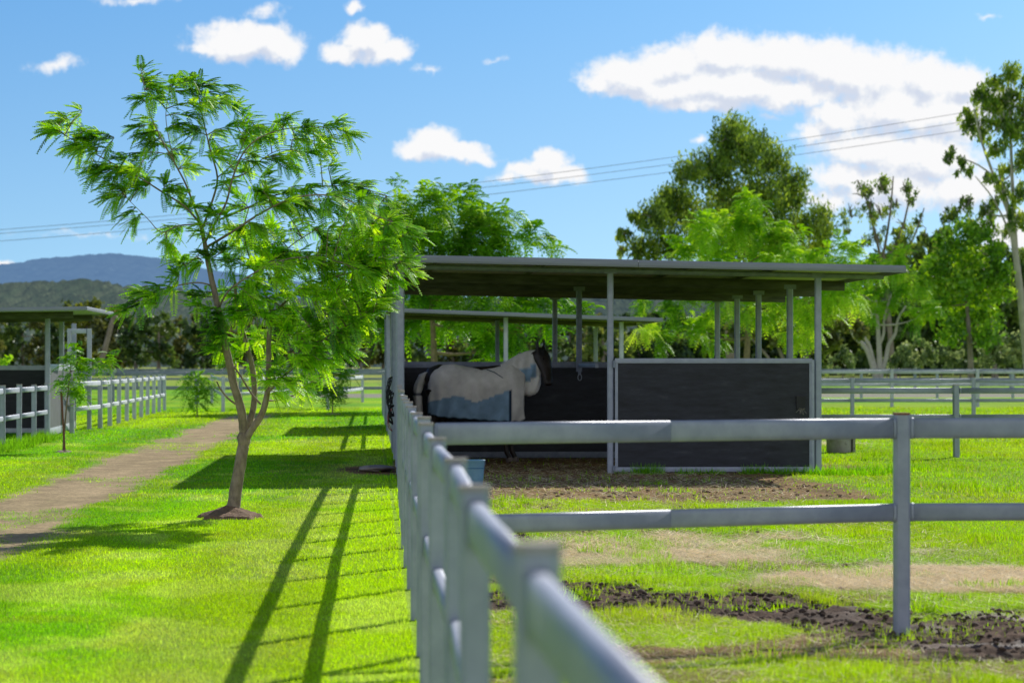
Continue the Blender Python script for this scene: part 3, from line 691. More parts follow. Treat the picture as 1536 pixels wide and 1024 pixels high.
# ------------------------------------------------------------------ horse
HY = 46.3; hs = HY/F
def H(px, py, dy=0): return (wx(px, HY), HY+dy, wz(py, HY))
HO = thing('horse', 'dark bay horse in a grey and blue rug standing in the shade of the shelter', 'horse', (1.6, HY, G0(1.6, HY)))
def ell_loft(st, n=20, e=2.0):
    """stations (centre(x,y,z), ry, rz, tiltdir) as ellipses perpendicular to the station path"""
    V = []; P = [np.array(s[0], float) for s in st]
    for i, s_ in enumerate(st):
        t = P[min(i+1, len(P)-1)]-P[max(i-1, 0)]; t /= np.linalg.norm(t)
        a = np.array((0, 1., 0)); a = a-t*np.dot(a, t)
        if np.linalg.norm(a) < .2: a = np.array((1., 0, 0)); a = a-t*np.dot(a, t)
        a /= np.linalg.norm(a); b = np.cross(t, a)
        for j in range(n):
            th = 2*math.pi*j/n; V.append(P[i]+a*math.cos(th)*s_[1]+b*math.sin(th)*s_[2])
    m = len(st); Fs = [[i*n+j, i*n+(j+1) % n, (i+1)*n+(j+1) % n, (i+1)*n+j] for i in range(m-1) for j in range(n)]
    Fs += [[j for j in range(n)][::-1], [(m-1)*n+j for j in range(n)]]
    return V, Fs
hb = MB()
y0 = HY
hb.add(*ell_loft([((.86, y0, 1.22), .1, .12), ((.92, y0, 1.24), .2, .22), ((1.05, y0, 1.24), .27, .28), ((1.25, y0, 1.235), .29, .29), ((1.55, y0, 1.17), .30, .31), ((1.85, y0, 1.17), .28, .32), ((2.1, y0, 1.2), .25, .32), ((2.28, y0, 1.15), .2, .27), ((2.38, y0, 1.12), .12, .17)]))
hb.add(*ell_loft([((2.05, y0, 1.25), .17, .27), ((2.25, y0, 1.37), .13, .20), ((2.42, y0-.01, 1.50), .10, .155), ((2.56, y0-.03, 1.60), .09, .13), ((2.66, y0-.05, 1.66), .085, .10)]))
hb.add(*ell_loft([((2.59, y0-.03, 1.74), .05, .05), ((2.63, y0-.05, 1.71), .09, .10), ((2.665, y0-.08, 1.63), .105, .125), ((2.70, y0-.13, 1.52), .095, .12), ((2.725, y0-.18, 1.41), .072, .09), ((2.745, y0-.23, 1.30), .06, .07), ((2.75, y0-.26, 1.235), .062, .068), ((2.75, y0-.275, 1.19), .045, .045)]))
for sx_, yy_ in ((0, -.09), (.0, .05)):   # ears
    e0 = np.array((2.62+(.075 if yy_ > 0 else -.03)*1.0, y0-.06+yy_*.4, 1.76)); 
    hb.add(*ell_loft([(e0, .035, .03), (e0+(.0, 0, .06), .036, .024), (e0+(.008, 0, .12), .022, .014), (e0+(.012, 0, .165), .005, .004)], 10))
def leg(pts): hb.add(*ell_loft([(p[0], p[1], p[2]) for p in pts], 12))
for (xo, yo) in ((2.1, -.15), (2.2, .15)):
    leg([((xo, y0+yo, 1.1), .1, .16), ((xo+.01, y0+yo, .85), .075, .09), ((xo, y0+yo, .62), .05, .058), ((xo+.01, y0+yo, .50), .052, .055), ((xo, y0+yo, .42), .035, .038), ((xo, y0+yo, .24), .03, .034), ((xo+.01, y0+yo, .16), .04, .042), ((xo+.05, y0+yo, .09), .035, .037), ((xo+.06, y0+yo, .045), .045, .05)])
for (xo, yo) in ((.98, -.15), (1.14, .15)):
    leg([((xo+.05, y0+yo, 1.15), .13, .2), ((xo+.08, y0+yo, .9), .1, .14), ((xo+.02, y0+yo, .72), .065, .085), ((xo-.07, y0+yo, .56), .045, .062), ((xo-.07, y0+yo, .48), .04, .05), ((xo-.04, y0+yo, .30), .032, .036), ((xo-.01, y0+yo, .17), .04, .044), ((xo+.035, y0+yo, .09), .035, .037), ((xo+.05, y0+yo, .045), .045, .05)])
body = hb.build('body', M['horse'], HO)
md_ = body.modifiers.new('Remesh', 'REMESH'); md_.mode = 'VOXEL'; md_.voxel_size = .017; md_.use_smooth_shade = True
ms = body.modifiers.new('Smooth', 'SMOOTH'); ms.factor = .5; ms.iterations = 5
for xo, yo in ((2.165, -.15), (2.265, .15), (1.035, -.15), (1.195, .15)):
    MB().add(*ell_loft([((xo, y0+yo, G0(xo, y0)+.0), .062, .066), ((xo-.01, y0+yo, .04), .055, .06), ((xo-.02, y0+yo, .075), .046, .05)], 14)).build('hoof', M['hoof'], HO, smooth=True)
MB().add(*ell_loft([((2.68, y0-.205, 1.60), .004, .004), ((2.683, y0-.212, 1.603), .017, .017), ((2.69, y0-.214, 1.60), .004, .004)], 10)).build('eye', M['eye'], HO, smooth=True)
mn = MB()   # forelock
for k in range(14):
    a0 = np.array((2.63+RNG.normal(0, .025), y0-.09, 1.78)); mn.sweep([a0, a0+(.02, -.06, -.03), a0+(.03+RNG.normal(0, .015), -.09, -.12)], .012, .006, 5, 2)
mn.build('forelock', M['black'], HO)
# rug: vertical slices along x; near side and far side skirts
RB = (.27, .258, .245); RBl = (.10, .155, .215)
def rug_tint(V, blue, k_=3.0):
    f = fbm(V[:, 0]*7+V[:, 1]*3, V[:, 2]*7, 201)[:, None]; f2 = fbm(V[:, 0]*2.2, V[:, 2]*2.2, 207)[:, None]
    t = np.array(RB)*(.9+.2*f)*(1-.18*sst(.55, .75, f2)); b = np.array(RBl)*(.65+.6*f)
    return (t*(1-blue[:, None])+b*blue[:, None])*k_
xs_ = np.linspace(.885, 2.40, 74); nt_ = 72
topx = [.885, .93, 1.0, 1.12, 1.3, 1.5, 1.72, 1.9, 2.05, 2.2, 2.4]; topz = [1.33, 1.43, 1.475, 1.515, 1.525, 1.485, 1.455, 1.475, 1.505, 1.54, 1.45]
botz = np.interp(xs_, [.885, 1.1, 1.6, 2.0, 2.3, 2.4], [.745, .70, .665, .635, .625, .66])
hw = np.interp(xs_, [.885, .93, 1.05, 1.3, 1.6, 2.0, 2.25, 2.36, 2.4], [.17, .26, .32, .35, .36, .345, .31, .25, .2])
tz = np.interp(xs_, topx, topz); V = []
for i, x_ in enumerate(xs_):
    for j in range(nt_):
        u = j/(nt_-1)*2-1; au = abs(u)
        if au < .5:
            th = au/.5*math.pi/2; yy_ = math.sin(th)**.9*hw[i]; zz_ = tz[i]-(1-math.cos(th))*.30
        else:
            k = (au-.5)/.5; z1 = tz[i]-.30; zz_ = z1+(botz[i]-z1)*k; yy_ = hw[i]*(1+.05*math.sin(math.pi*k)-.10*k)
        fold = .022*math.sin(x_*31+2.3*math.sin(zz_*5)+au*3)*max(0, au-.2)+.02*(float(vn(np.array([x_*6.0+zz_*5]), np.array([zz_*2.2-x_*3]), 301)[0])-.5)*min(1, au*2)
        gx = -.03*math.sin(math.pi*min(1, max(0, (au-.4)/.6)))*(1 if i == len(xs_)-1 else 0)
        V.append((x_+gx, HY+(yy_+fold)*(1 if u > 0 else -1), zz_+.006*math.sin(x_*40)*(au > .95)))
V = np.array(V); m_ = len(xs_); Fs = [[i*nt_+j, (i+1)*nt_+j, (i+1)*nt_+j+1, i*nt_+j+1] for i in range(m_-1) for j in range(nt_-1)]
# close the rump and the chest
Fs += [[j, j+1, nt_-2-j, nt_-1-j] for j in range(0, nt_//2-1)]
cpx = VX+V[:, 0]/HY*F; cpy = VY-(V[:, 2]-EYE)/HY*F
edge = np.interp(cpx, [640, 660, 682, 697, 712, 730, 750, 763], [602, 598, 593, 597, 603, 597, 589, 586])
blue = ((cpy > edge) & (cpx < 764))*1.0
T = rug_tint(V, blue); T[((np.abs(cpx-764) < 1.8) & (cpy > 585)) | (np.abs(V[:, 0]-.885) < .012)] = (.02, .04, .08)
T[V[:, 2] < np.interp(V[:, 0], xs_, botz)+.02] = (.03, .055, .09)
rug = mesh_np('rug', V, Fs, M['rug'], HO, smooth=True, tint=T)
so = rug.modifiers.new('Solid', 'SOLIDIFY'); so.thickness = .008
# neck hood
hx = np.array([2.02, 2.10, 2.2, 2.3, 2.4, 2.48, 2.56, 2.61, 2.645]); ht = np.array([1.52, 1.56, 1.62, 1.675, 1.715, 1.735, 1.745, 1.735, 1.69]); hbm = np.array([1.20, 1.16, 1.10, 1.06, 1.035, 1.03, 1.04, 1.09, 1.2]); hy = np.array([.25, .23, .20, .175, .16, .15, .145, .14, .13])
n = 40; xi = np.linspace(2.02, 2.645, 30); V = []
for x_ in xi:
    a, b, w_ = np.interp(x_, hx, ht), np.interp(x_, hx, hbm), np.interp(x_, hx, hy)
    for j in range(n):
        th = 2*math.pi*j/n; c_, s_ = math.cos(th), math.sin(th)
        f_ = .010*math.sin(7*th+x_*22)+.012*math.sin(x_*46+th*2)
        V.append((x_-.05*(s_ < 0)*s_*-1*(.0), HY+c_*(w_+f_), (a+b)/2+s_*(a-b)/2+(.01*math.sin(x_*30) if s_ < -.5 else 0)))
V = np.array(V); Fs = [[i*n+j, i*n+(j+1) % n, (i+1)*n+(j+1) % n, (i+1)*n+j] for i in range(len(xi)-1) for j in range(n)]
cpx = VX+V[:, 0]/HY*F; cpy = VY-(V[:, 2]-EYE)/HY*F
up_ = np.interp(cpx, [775, 803], [556, 546]); lo_ = np.interp(cpx, [775, 803], [580, 566])
blue = ((cpy > up_) & (cpy < lo_) & (cpx > 775) & (cpx < 804))*1.0
T = rug_tint(V, blue); T[(cpx > 775)*(cpy > lo_)] *= 1.5
hood = mesh_np('hood', V, Fs, M['rug'], HO, smooth=True, tint=T); so = hood.modifiers.new('Solid', 'SOLIDIFY'); so.thickness = .008
# binding seam between rug and hood
MB().sweep([H(729, 554, -.26), H(740, 558, -.30), H(752, 566, -.325), H(764, 573, -.27), H(776, 586, -.2)], .012, .012, 6, 2).build('binding', M['rugtrim'], HO)
# tail flap
xi = np.linspace(0, 1, 26); V = []; n = 18
for k, t_ in enumerate(xi):
    cxp = np.interp(t_, [0, .15, .4, .55, .75, 1], [.90, .83, .755, .735, .745, .75]); zc_ = np.interp(t_, [0, .15, .4, .55, 1], [1.40, 1.36, 1.2, 1.06, .74])
    w_ = np.interp(t_, [0, .15, .5, .54, .6, 1], [.05, .075, .07, .05, .07, .06])
    for j in range(n):
        th = 2*math.pi*j/n; V.append((cxp+math.cos(th)*w_*(1+.1*math.sin(th*5+t_*9)), HY+math.sin(th)*(.10+.012*math.sin(th*6)), zc_))
V = np.array(V); Fs = [[i*n+j, i*n+(j+1) % n, (i+1)*n+(j+1) % n, (i+1)*n+j] for i in range(len(xi)-1) for j in range(n)]
T = rug_tint(V, np.zeros(len(V))); T[np.abs(V[:, 2]-1.06) < .02] = (.02, .04, .08)
mesh_np('tail_flap', V, Fs, M['rug'], HO, smooth=True, tint=T)
MB().sweep([(.78, HY, 1.30), (.73, HY, 1.0), (.74, HY, .60), (.76, HY, .42)], .09, .08, 10, 2).build('tail', M['black'], HO, smooth=True)

# ------------------------------------------------------------------ main feathery tree
TY = 29.6
def t3(px, py, dy=0): return at(px, py, TY)+np.array((0, dy, 0))
lim = [ # (points (px,py,dy), r0, r1)
 ([(349,774,0),(353,745,0),(358,715,0),(364,680,0),(367,660,0)], .098, .076),
 ([(367,662,0),(366,640,0),(362,610,-.05),(352,575,-.1),(345,540,-.15),(336,500,-.2),(330,465,-.2),(322,430,-.15),(314,395,-.1),(308,365,0),(302,335,0)], .068, .028),
 ([(302,337,0),(290,305,.1),(278,275,.15),(262,245,.2),(240,205,.25),(222,165,.3),(214,125,.3)], .021, .006),
 ([(302,337,0),(280,312,-.2),(250,293,-.35),(210,268,-.4),(165,245,-.5),(120,218,-.5),(75,190,-.5)], .019, .005),
 ([(304,345,0),(318,300,.2),(325,265,.25),(315,225,.2),(305,180,.1),(297,140,.1),(292,108,.1)], .021, .006),
 ([(308,365,0),(328,330,-.1),(342,305,-.2),(352,270,-.3),(368,235,-.4),(395,212,-.5),(440,200,-.6),(500,200,-.6),(528,212,-.6)], .021, .005),
 ([(368,650,0),(380,612,.15),(380,570,.3),(372,530,.4),(360,490,.5),(352,455,.5),(350,420,.5)], .05, .02),
 ([(352,455,.5),(368,425,.55),(400,395,.6),(440,360,.7),(480,335,.8)], .018, .007),
 ([(367,664,0),(378,645,-.05),(394,620,-.1),(402,590,-.1),(404,550,-.1),(404,510,-.05),(409,472,0)], .055, .03),
 ([(409,472,0),(398,440,.1),(385,410,.1),(372,380,.2),(365,345,.2),(372,310,.3)], .024, .008),
 ([(409,472,0),(440,445,-.2),(480,425,-.3),(530,410,-.4),(580,405,-.5),(632,412,-.5)], .023, .006),
 ([(402,590,-.1),(425,565,-.3),(450,545,-.4),(480,515,-.5),(520,490,-.6),(560,470,-.6)], .024, .007),
 ([(400,600,0),(420,600,.3),(445,590,.5),(470,570,.7),(510,560,.8)], .018, .006),
 ([(310,372,0),(350,350,-.2),(400,320,-.4),(450,300,-.5),(510,300,-.5),(570,330,-.5),(640,356,-.5)], .023, .005),
 ([(330,330,0),(370,312,.1),(415,292,.1),(470,280,.2),(525,278,.2),(580,292,.2)], .017, .005),
 ([(322,430,-.15),(300,425,-.2),(270,430,-.3),(235,440,-.4),(195,462,-.4)], .015, .005),
 ([(362,610,-.05),(345,598,-.1),(333,583,-.15),(328,572,-.2)], .02, .012),
 ([(345,540,-.15),(360,560,-.1),(378,590,0),(392,606,0)], .016, .018),
 ([(330,465,-.2),(345,440,-.4),(372,420,-.5),(410,400,-.6),(450,390,-.7),(500,395,-.7)], .018, .006),
 ([(302,337,0),(270,340,-.1),(245,350,-.1),(225,330,-.2),(195,300,-.3)], .013, .004),
 ([(280,400,0),(300,380,.1),(312,372,0)], .006, .01),
 ([(352,270,-.3),(372,262,-.2),(395,240,-.1),(425,225,0),(470,232,0)], .012, .004),
 ([(325,265,.25),(350,240,.4),(365,205,.5),(385,180,.5)], .012, .004),
 ([(262,245,.2),(255,215,.1),(250,175,0),(255,140,0)], .010, .004),
]
MT = thing('feathery_tree', 'slender multi-stemmed young tree with feathery leaves beside the lane', 'tree', tuple(BT[:2])+(G0(BT[0], TY),))
wood = NP(); skel = []
for k, (pts, r0, r1) in enumerate(lim):
    P = smooth_path([t3(*p) for p in pts], 4); rr = np.linspace(r0, r1, len(P))*(.70 if k in (0, 1, 6, 8) else .58)
    if k == 0: P[0][2] = G0(BT[0], TY)-.03; rr[:4] *= np.array([1.35, 1.2, 1.08, 1.02])
    V, Fq = tube_np(P, rr, 12 if k in (0, 1, 6, 8) else 8, wob=.14 if k < 9 else .08); wood.add(V, Fq)
    if k > 0:
        skel += [(P[i], rr[i], unit(P[min(i+1, len(P)-1)]-P[max(i-1, 0)])) for i in range(len(P))]
# knob at the fork
V, Fq = tube_np([t3(366,668), t3(367,662), t3(366,655), t3(367,648)], [.05, .067, .064, .045], 12, .2); wood.add(V, Fq)
# foliage clusters: (px, py, radius px, droop direction x)
clu = [(75,190,26,-1),(100,198,24,-1),(125,215,26,-1),(110,240,18,-1),(150,230,26,-1),(175,250,26,-1),(140,262,20,-1),(200,265,26,-1),(160,285,20,-1),(225,285,24,-.5),(195,300,20,-1),(250,290,20,.3),(130,255,18,-1),
 (215,120,20,.5),(205,108,14,.5),(230,135,20,.5),(240,160,20,.5),(218,150,16,-.5),(205,200,16,-1),(225,190,18,-.3),(250,195,20,.5),(262,225,20,.5),(232,215,18,-.5),(275,250,16,.5),(215,235,18,-1),
 (292,112,18,.4),(305,125,18,.6),(285,135,18,.3),(315,150,24,1),(335,160,22,1),(300,170,22,.6),(345,175,20,1),(365,180,18,1),(325,195,20,1),(355,200,16,1),(290,195,16,-.3),(340,140,12,1),(310,220,20,.8),(380,190,14,1),(330,245,16,.6),
 (405,205,22,.6),(430,195,22,.8),(455,205,24,1),(480,205,24,1),(505,205,22,1),(522,212,16,1),(440,225,22,1),(470,232,22,1),(495,240,16,1),(415,240,20,1),(385,235,18,.5),(440,250,16,1),(395,265,18,1),(370,262,12,.5),(345,275,14,0),
 (360,300,22,.3),(395,292,24,1),(430,285,26,1),(465,282,26,1),(500,280,26,1),(535,285,24,1),(565,295,22,1),(590,310,20,1),(420,310,24,1),(460,308,26,1),(500,305,26,1),(540,315,26,1),(575,330,24,1),(605,345,22,1),(630,358,18,1),(480,335,26,1),(520,340,26,1),(560,352,24,1),(440,330,24,1),(595,370,20,1),
 (330,320,20,-.3),(345,345,26,.3),(380,340,28,.5),(415,350,28,.8),(375,370,28,.3),(410,380,28,.8),(450,370,30,.8),(490,372,30,1),(530,378,28,1),(570,388,26,1),(605,398,24,1),(630,412,16,1),(615,420,16,1),(575,412,22,1),(540,405,28,1),(500,405,28,1),(455,405,30,.8),(420,412,28,.6),(385,405,26,.3),(350,395,24,0),(330,375,20,-.5),(350,430,22,0),
 (300,395,14,-1),(272,420,16,-1),(250,435,20,-1),(222,448,20,-1),(200,465,16,-1),(285,440,14,0),(305,470,14,0),(240,455,14,-1),(310,345,14,-.5),(265,350,12,-.3),(255,375,10,0),(270,395,8,0),(295,310,16,0),(280,285,14,-.5),(200,325,12,-.5),
 (395,440,28,.5),(430,440,30,.8),(465,440,30,1),(500,435,30,1),(535,435,26,1),(570,440,22,1),(595,450,16,1),(540,460,22,1),(565,470,16,1),(510,465,26,1),(475,475,30,1),(440,475,30,.8),(405,475,24,.5),(375,455,24,0),(355,470,20,-.3),(345,500,20,-.5),(330,480,12,-.5),(440,510,28,.8),(475,508,28,1),(505,500,24,1),(535,492,18,1),(405,515,18,.5),(380,500,18,0),(460,540,26,.8),(490,535,24,1),(515,525,16,1),(430,545,22,.8),(360,540,18,-.3),(355,515,16,-.5),(380,545,14,.3),(405,570,12,.5),(440,572,18,.8),(468,568,18,1),(492,560,14,1),(450,592,12,1),(418,588,10,.5),(330,520,10,-.6),(425,480,20,.4)]
TGT = ((.030,.14,.012), (.19,.50,.02), (.52,.80,.05))
fr = NP(); tw = NP()
skP = np.array([s[0] for s in skel])
def frond(base, d, L, tone):
    """bipinnate frond: rachis + paired pinnae, each a thin leaflet strip with notched edge"""
    d = unit(d); side = np.cross(d, (0, 0, 1.0)); side = unit(side) if np.linalg.norm(side) > .1 else np.array((1., 0, 0))
    k = 12; t = np.linspace(.12, 1, k)
    pos = base+d*(t*L)[:, None]+np.array((0, 0, -.24))*(t**2*L)[:, None]
    tan = unit(d+np.array((0, 0, -.48))*t[:, None])
    pr = np.vstack([base[None], pos]); V, Fq = tube_np(pr[::3], np.full(len(pr[::3]), .0022), 3); fr.add(V, Fq, (.18,.25,.05))
    pl = L*.24*np.sin(math.pi*(.18+.70*t))**.6
    fl = RNG.uniform(-.35, .15)
    for sg in (-1, 1):
        D = unit(side*sg+tan*.45+np.array((0, 0, fl))+RNG.normal(0, .06, (k, 3)))
        T = mixt(TGT, tone+RNG.normal(0, .06, k))
        V, Fq, TT = leaves(pos+D*(pl*.5)[:, None], D, tan, pl, np.full(k, L*.072), T, .12); fr.add(V, Fq, TT)
for (px, py, rp, dr) in clu:
    s_ = TY/F
    near = skP[np.argmin(np.linalg.norm((skP-t3(px, py))[:, [0, 2]], axis=1))]
    px += np.clip((300-px)/230, -1, 1)*9-14*(px > 540)+15*(px < 180); c = t3(px, py); c[1] = near[1]+RNG.uniform(-.35, .35)
    nb = max(2, int(rp/(6.2 if px > 340 and py > 340 else 7.5)))
    for q in range(nb):
        cc = c+RNG.normal(0, 1, 3)*rp*s_*np.array((.42, .9, .35))
        j = np.argmin(np.linalg.norm(skP-cc, axis=1)+np.maximum(0, skP[:, 2]-cc[2])*.6); p0 = skP[j]
        d = cc-p0; L = np.linalg.norm(d)+1e-4
        tipdir = unit(d/L*.6+np.array((dr*.8, RNG.normal(0, .25), .05)))
        end = cc+tipdir*rp*s_*.2
        P = smooth_path([p0, p0+d*.5+np.array((0, 0, .05*L)), cc, end], 3)
        V, Fq = tube_np(P, np.linspace(.0065, .0018, len(P)), 5); wood.add(V, Fq)
        tone0 = RNG.beta(2.6, 1.5) if px > 330 and py > 320 else RNG.beta(2, 1.9)
        nf = 11+int(rp/3.5)
        for f in range(nf):
            u = .12+.88*(f+.5)/nf; idx = u*(len(P)-1); i0 = int(idx); b_ = P[i0]+(P[min(i0+1, len(P)-1)]-P[i0])*(idx-i0)
            sgn = 1 if f % 2 else -1
            lat = unit(np.cross(tipdir, (0, 0, 1.0))+1e-6)
            dd = tipdir*.6+lat*sgn*RNG.uniform(.2, .8)+np.array((dr*.25+RNG.normal(0, .25), RNG.normal(0, .25), RNG.normal(.1, .22)))
            if RNG.random() < .13: dd = dd*.5+np.array((0, 0, -.7))
            frond(b_, dd, RNG.uniform(.13, .235), np.clip(tone0+RNG.normal(0, .15), 0, 1))
wood.build('trunk', M['bark'], MT, smooth=True, tint=False)
fr.build('crown', M['leaf'], MT)

# ------------------------------------------------------------------ saplings
def sapling(label, px, Y, h, r, puffs, tints, stake=False, lean=0):
    b = np.array((wx(px, Y), Y, 0)); b[2] = G0(b[0], b[1]); t = thing('sapling', label, 'sapling', tuple(b), 'young trees planted along the lane')
    w = NP(); P = smooth_path([b-(0,0,.02), b+(lean*.3, 0, h*.35), b+(lean*.7, .02, h*.7), b+(lean, 0, h*.95)], 4); V, Fq = tube_np(P, np.linspace(r, r*.3, len(P)), 8, .15); w.add(V, Fq)
    lv = NP()
    for (qx, qy, rp) in puffs:
        c = at(qx, qy, Y)+np.array((0, RNG.uniform(-.2, .2), 0)); j = np.argmin(np.linalg.norm(P-c, axis=1)+np.maximum(0, P[:, 2]-c[2])*2); V, Fq = tube_np(smooth_path([P[j], (P[j]+c)/2+(0,0,-.02), c], 3), np.linspace(r*.4, r*.12, 7), 5); w.add(V, Fq)
        puff_leaves(lv, c, rp*Y/F, int(2.2*rp), 'frond', tints, .20*Y/52, .8)
    w.build('trunk', M['bark_hi'], t, smooth=True, tint=False); lv.build('crown', M['leaf'], t)
    if stake:
        MB().sweep([b+(.035, -.03, -.02), b+(-.03, -.03, 1.05)], .035, .035, 8, 4).build('stake', M['stake'], t)
    # earth ring
    return t
BR = ((.06,.20,.01), (.14,.36,.015), (.24,.48,.02))
sapling('staked young tree with a thin reddish stem in front of the left shelter', 98, 52, 1.8, .018, [(115,528,11),(125,545,14),(108,540,12),(118,565,14),(112,585,12),(140,548,12),(158,543,11),(170,540,7),(122,600,10),(112,555,14),(100,575,8)], BR, True, .15)
sapling('small round bushy sapling standing left of the lane, far back', 297, 88, 1.1, .02, [(297,565,10),(290,578,11),(303,575,11),(292,590,10),(305,588,10),(298,598,8),(312,568,6),(286,568,6)], BR)
sapling('bright sapling at the end of the lane near the near shelter wall', 499, 92, 1.3, .02, [(499,550,10),(485,560,11),(512,560,11),(495,572,12),(515,575,10),(480,575,9),(505,585,10),(488,588,8),(520,565,8),(472,568,7),(500,598,6)], BR)
for (px, Y, lab) in ((98, 52, 'ring of dry soil at the foot of the staked sapling'), (499, 92, 'patch of brown soil under the sapling at the lane end')):
    bb = blob('soil_ring', (wx(px, Y), Y, G0(wx(px, Y), Y)), (.16*Y/60, .35, .035), M['bark'], 3, rough=.4); tag(bb, lab, 'soil ring')

# ------------------------------------------------------------------ larger trees
MID = ((.05,.18,.012), (.17,.43,.018), (.38,.64,.04))
BRI = ((.10,.30,.014), (.29,.57,.025), (.58,.80,.07))
GUM = ((.04,.09,.02), (.17,.30,.03), (.50,.62,.07))
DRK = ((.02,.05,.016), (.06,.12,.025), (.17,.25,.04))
OLV = ((.05,.07,.02), (.12,.14,.03), (.2,.2,.05))
GRY = ((.06,.11,.035), (.18,.27,.08), (.38,.46,.18))
tree('feathery_tree', 'broad feathery green tree rising behind the left half of the near shelter roof', 'tree', 97, [(655,617),(652,560),(650,500),(645,450)],
 [(590,340,38),(560,380,40),(640,315,34),(690,305,30),(665,340,36),(740,330,30),(715,350,34),(790,352,24),(825,368,14),(615,375,42),(700,375,38),(760,375,28),(600,310,16),(592,275,8),(600,425,46),(660,425,46),(720,430,40),(770,435,30),(540,425,44),(640,480,36),(700,480,34),(755,490,30),(805,450,26),(590,490,32),(725,520,26),(550,470,36),(845,440,18),(865,470,18),(830,480,16),(510,360,26)],
 'frond', MID, .5, 5.5, 'bark_hi', .16)
tree('gum_tree', 'big rounded olive-green gum tree towering behind the middle of the near shelter', 'tree', 300, [(1100,572),(1095,480),(1100,400),(1105,330)],
 [(1110,198,26),(1085,212,24),(1135,205,24),(1070,245,34),(1110,235,34),(1150,240,34),(1180,275,34),(1205,300,28),(1225,335,28),(1240,370,20),(1030,270,30),(1005,295,24),(990,330,24),(1040,310,36),(1090,290,42),(1140,300,42),(1185,330,38),(1060,350,40),(1110,350,40),(1160,370,40),(955,322,15),(945,355,16),(935,375,10),(975,372,22),(1010,370,26),(1215,385,30)],
 'gum', GUM, .46, 46, 'bark_far', .5)
tree('feathery_tree', 'bright green feathery tree directly behind the right half of the near shelter roof', 'tree', 140, [(1120,600),(1122,540),(1125,470),(1120,400)],
 [(1110,305,22),(1085,325,24),(1135,318,24),(1160,345,26),(1050,350,24),(1100,350,34),(1140,360,34),(1185,365,26),(1060,385,30),(1020,375,18),(1215,378,24),(1240,395,24),(1275,380,24),(1265,425,30),(1290,405,22),(1045,365,26),(1195,345,24),(1170,395,32),(1100,400,34),(1030,445,28),(1080,450,36),(1140,450,36),(1200,440,36),(1255,430,32),(1245,470,30),(1000,470,22),(975,455,18),(990,500,20),(1060,490,26),(1215,490,28),(965,490,14),(1290,440,20)],
 'frond', BRI, .58, 6.5, 'bark_hi', .2)
tree('wattle', 'low yellowish wattle bush with many twisting stems seen between the shelter posts', 'bush', 185, [(1190,585),(1188,560),(1185,530)],
 [(1150,475,26),(1180,465,28),(1215,478,28),(1250,490,26),(1280,500,22),(1130,500,24),(1230,515,22),(1165,505,22),(1095,500,22),(1270,470,22)],
 'bush', OLV, .42, 18, 'bark_far', .3, extra=[([(1190,575),(1170,520),(1140,480)], .16), ([(1190,575),(1215,530),(1250,490)], .16), ([(1185,575),(1195,510),(1200,460)], .14), ([(1180,575),(1150,530),(1110,490)], .12)])
tree('feathery_tree', 'pale-trunked feathery tree with three white limbs right of the near shelter', 'tree', 230, [(1325,580),(1324,545),(1322,500),(1318,450)],
 [(1300,412,20),(1330,400,20),(1360,405,22),(1390,422,18),(1285,435,20),(1320,440,24),(1350,440,24),(1385,465,18),(1370,480,14),(1265,455,16),(1300,470,18),(1342,382,14),(1250,440,14),(1405,460,10)],
 'frond', BRI, .8, 7.0, 'bark_white', .30, extra=[([(1320,575),(1312,545),(1302,520),(1286,505),(1278,488),(1266,470)], .24), ([(1321,565),(1313,535),(1306,512),(1296,500),(1290,478),(1280,462)], .18), ([(1326,562),(1334,535),(1338,515),(1348,500),(1352,478),(1364,458)], .2), ([(1322,520),(1330,500),(1331,475),(1342,440)], .15)])
tree('gum_tree', 'thin-crowned gum tree with bare pale branches showing against the cloud', 'tree', 312, [(1345,572),(1340,500),(1335,430),(1330,380)],
 [(1298,290,17),(1285,320,16),(1320,280,16),(1340,270,17),(1362,280,18),(1378,300,16),(1335,310,18),(1350,300,14),(1308,308,14),(1310,330,14),(1355,335,16),(1385,330,12),(1275,345,10),(1395,355,14),(1330,355,16),(1300,365,14),(1370,370,18)],
 'gum', GUM, .4, 20, 'bark_far', .34, extra=[([(1335,430),(1320,360),(1305,300),(1290,268)], .18), ([(1330,380),(1340,320),(1345,262)], .16), ([(1335,400),(1362,330),(1372,275)], .16), ([(1345,420),(1378,350),(1392,310)], .14)])
tree('bushy_tree', 'full mid-green leafy tree standing left of the tall gum at the right edge', 'tree', 245, [(1463,575),(1462,530),(1458,470),(1455,420)],
 [(1452,340,24),(1430,355,22),(1475,355,24),(1500,372,22),(1420,385,26),(1455,385,32),(1490,400,30),(1512,410,18),(1412,420,24),(1440,425,32),(1475,435,32),(1505,440,22),(1420,460,28),(1450,470,28),(1490,475,26),(1430,500,20),(1480,505,22)],
 'bush', ((.06,.18,.014), (.21,.44,.025), (.45,.66,.05)), .42, 21, 'bark_far', .3)
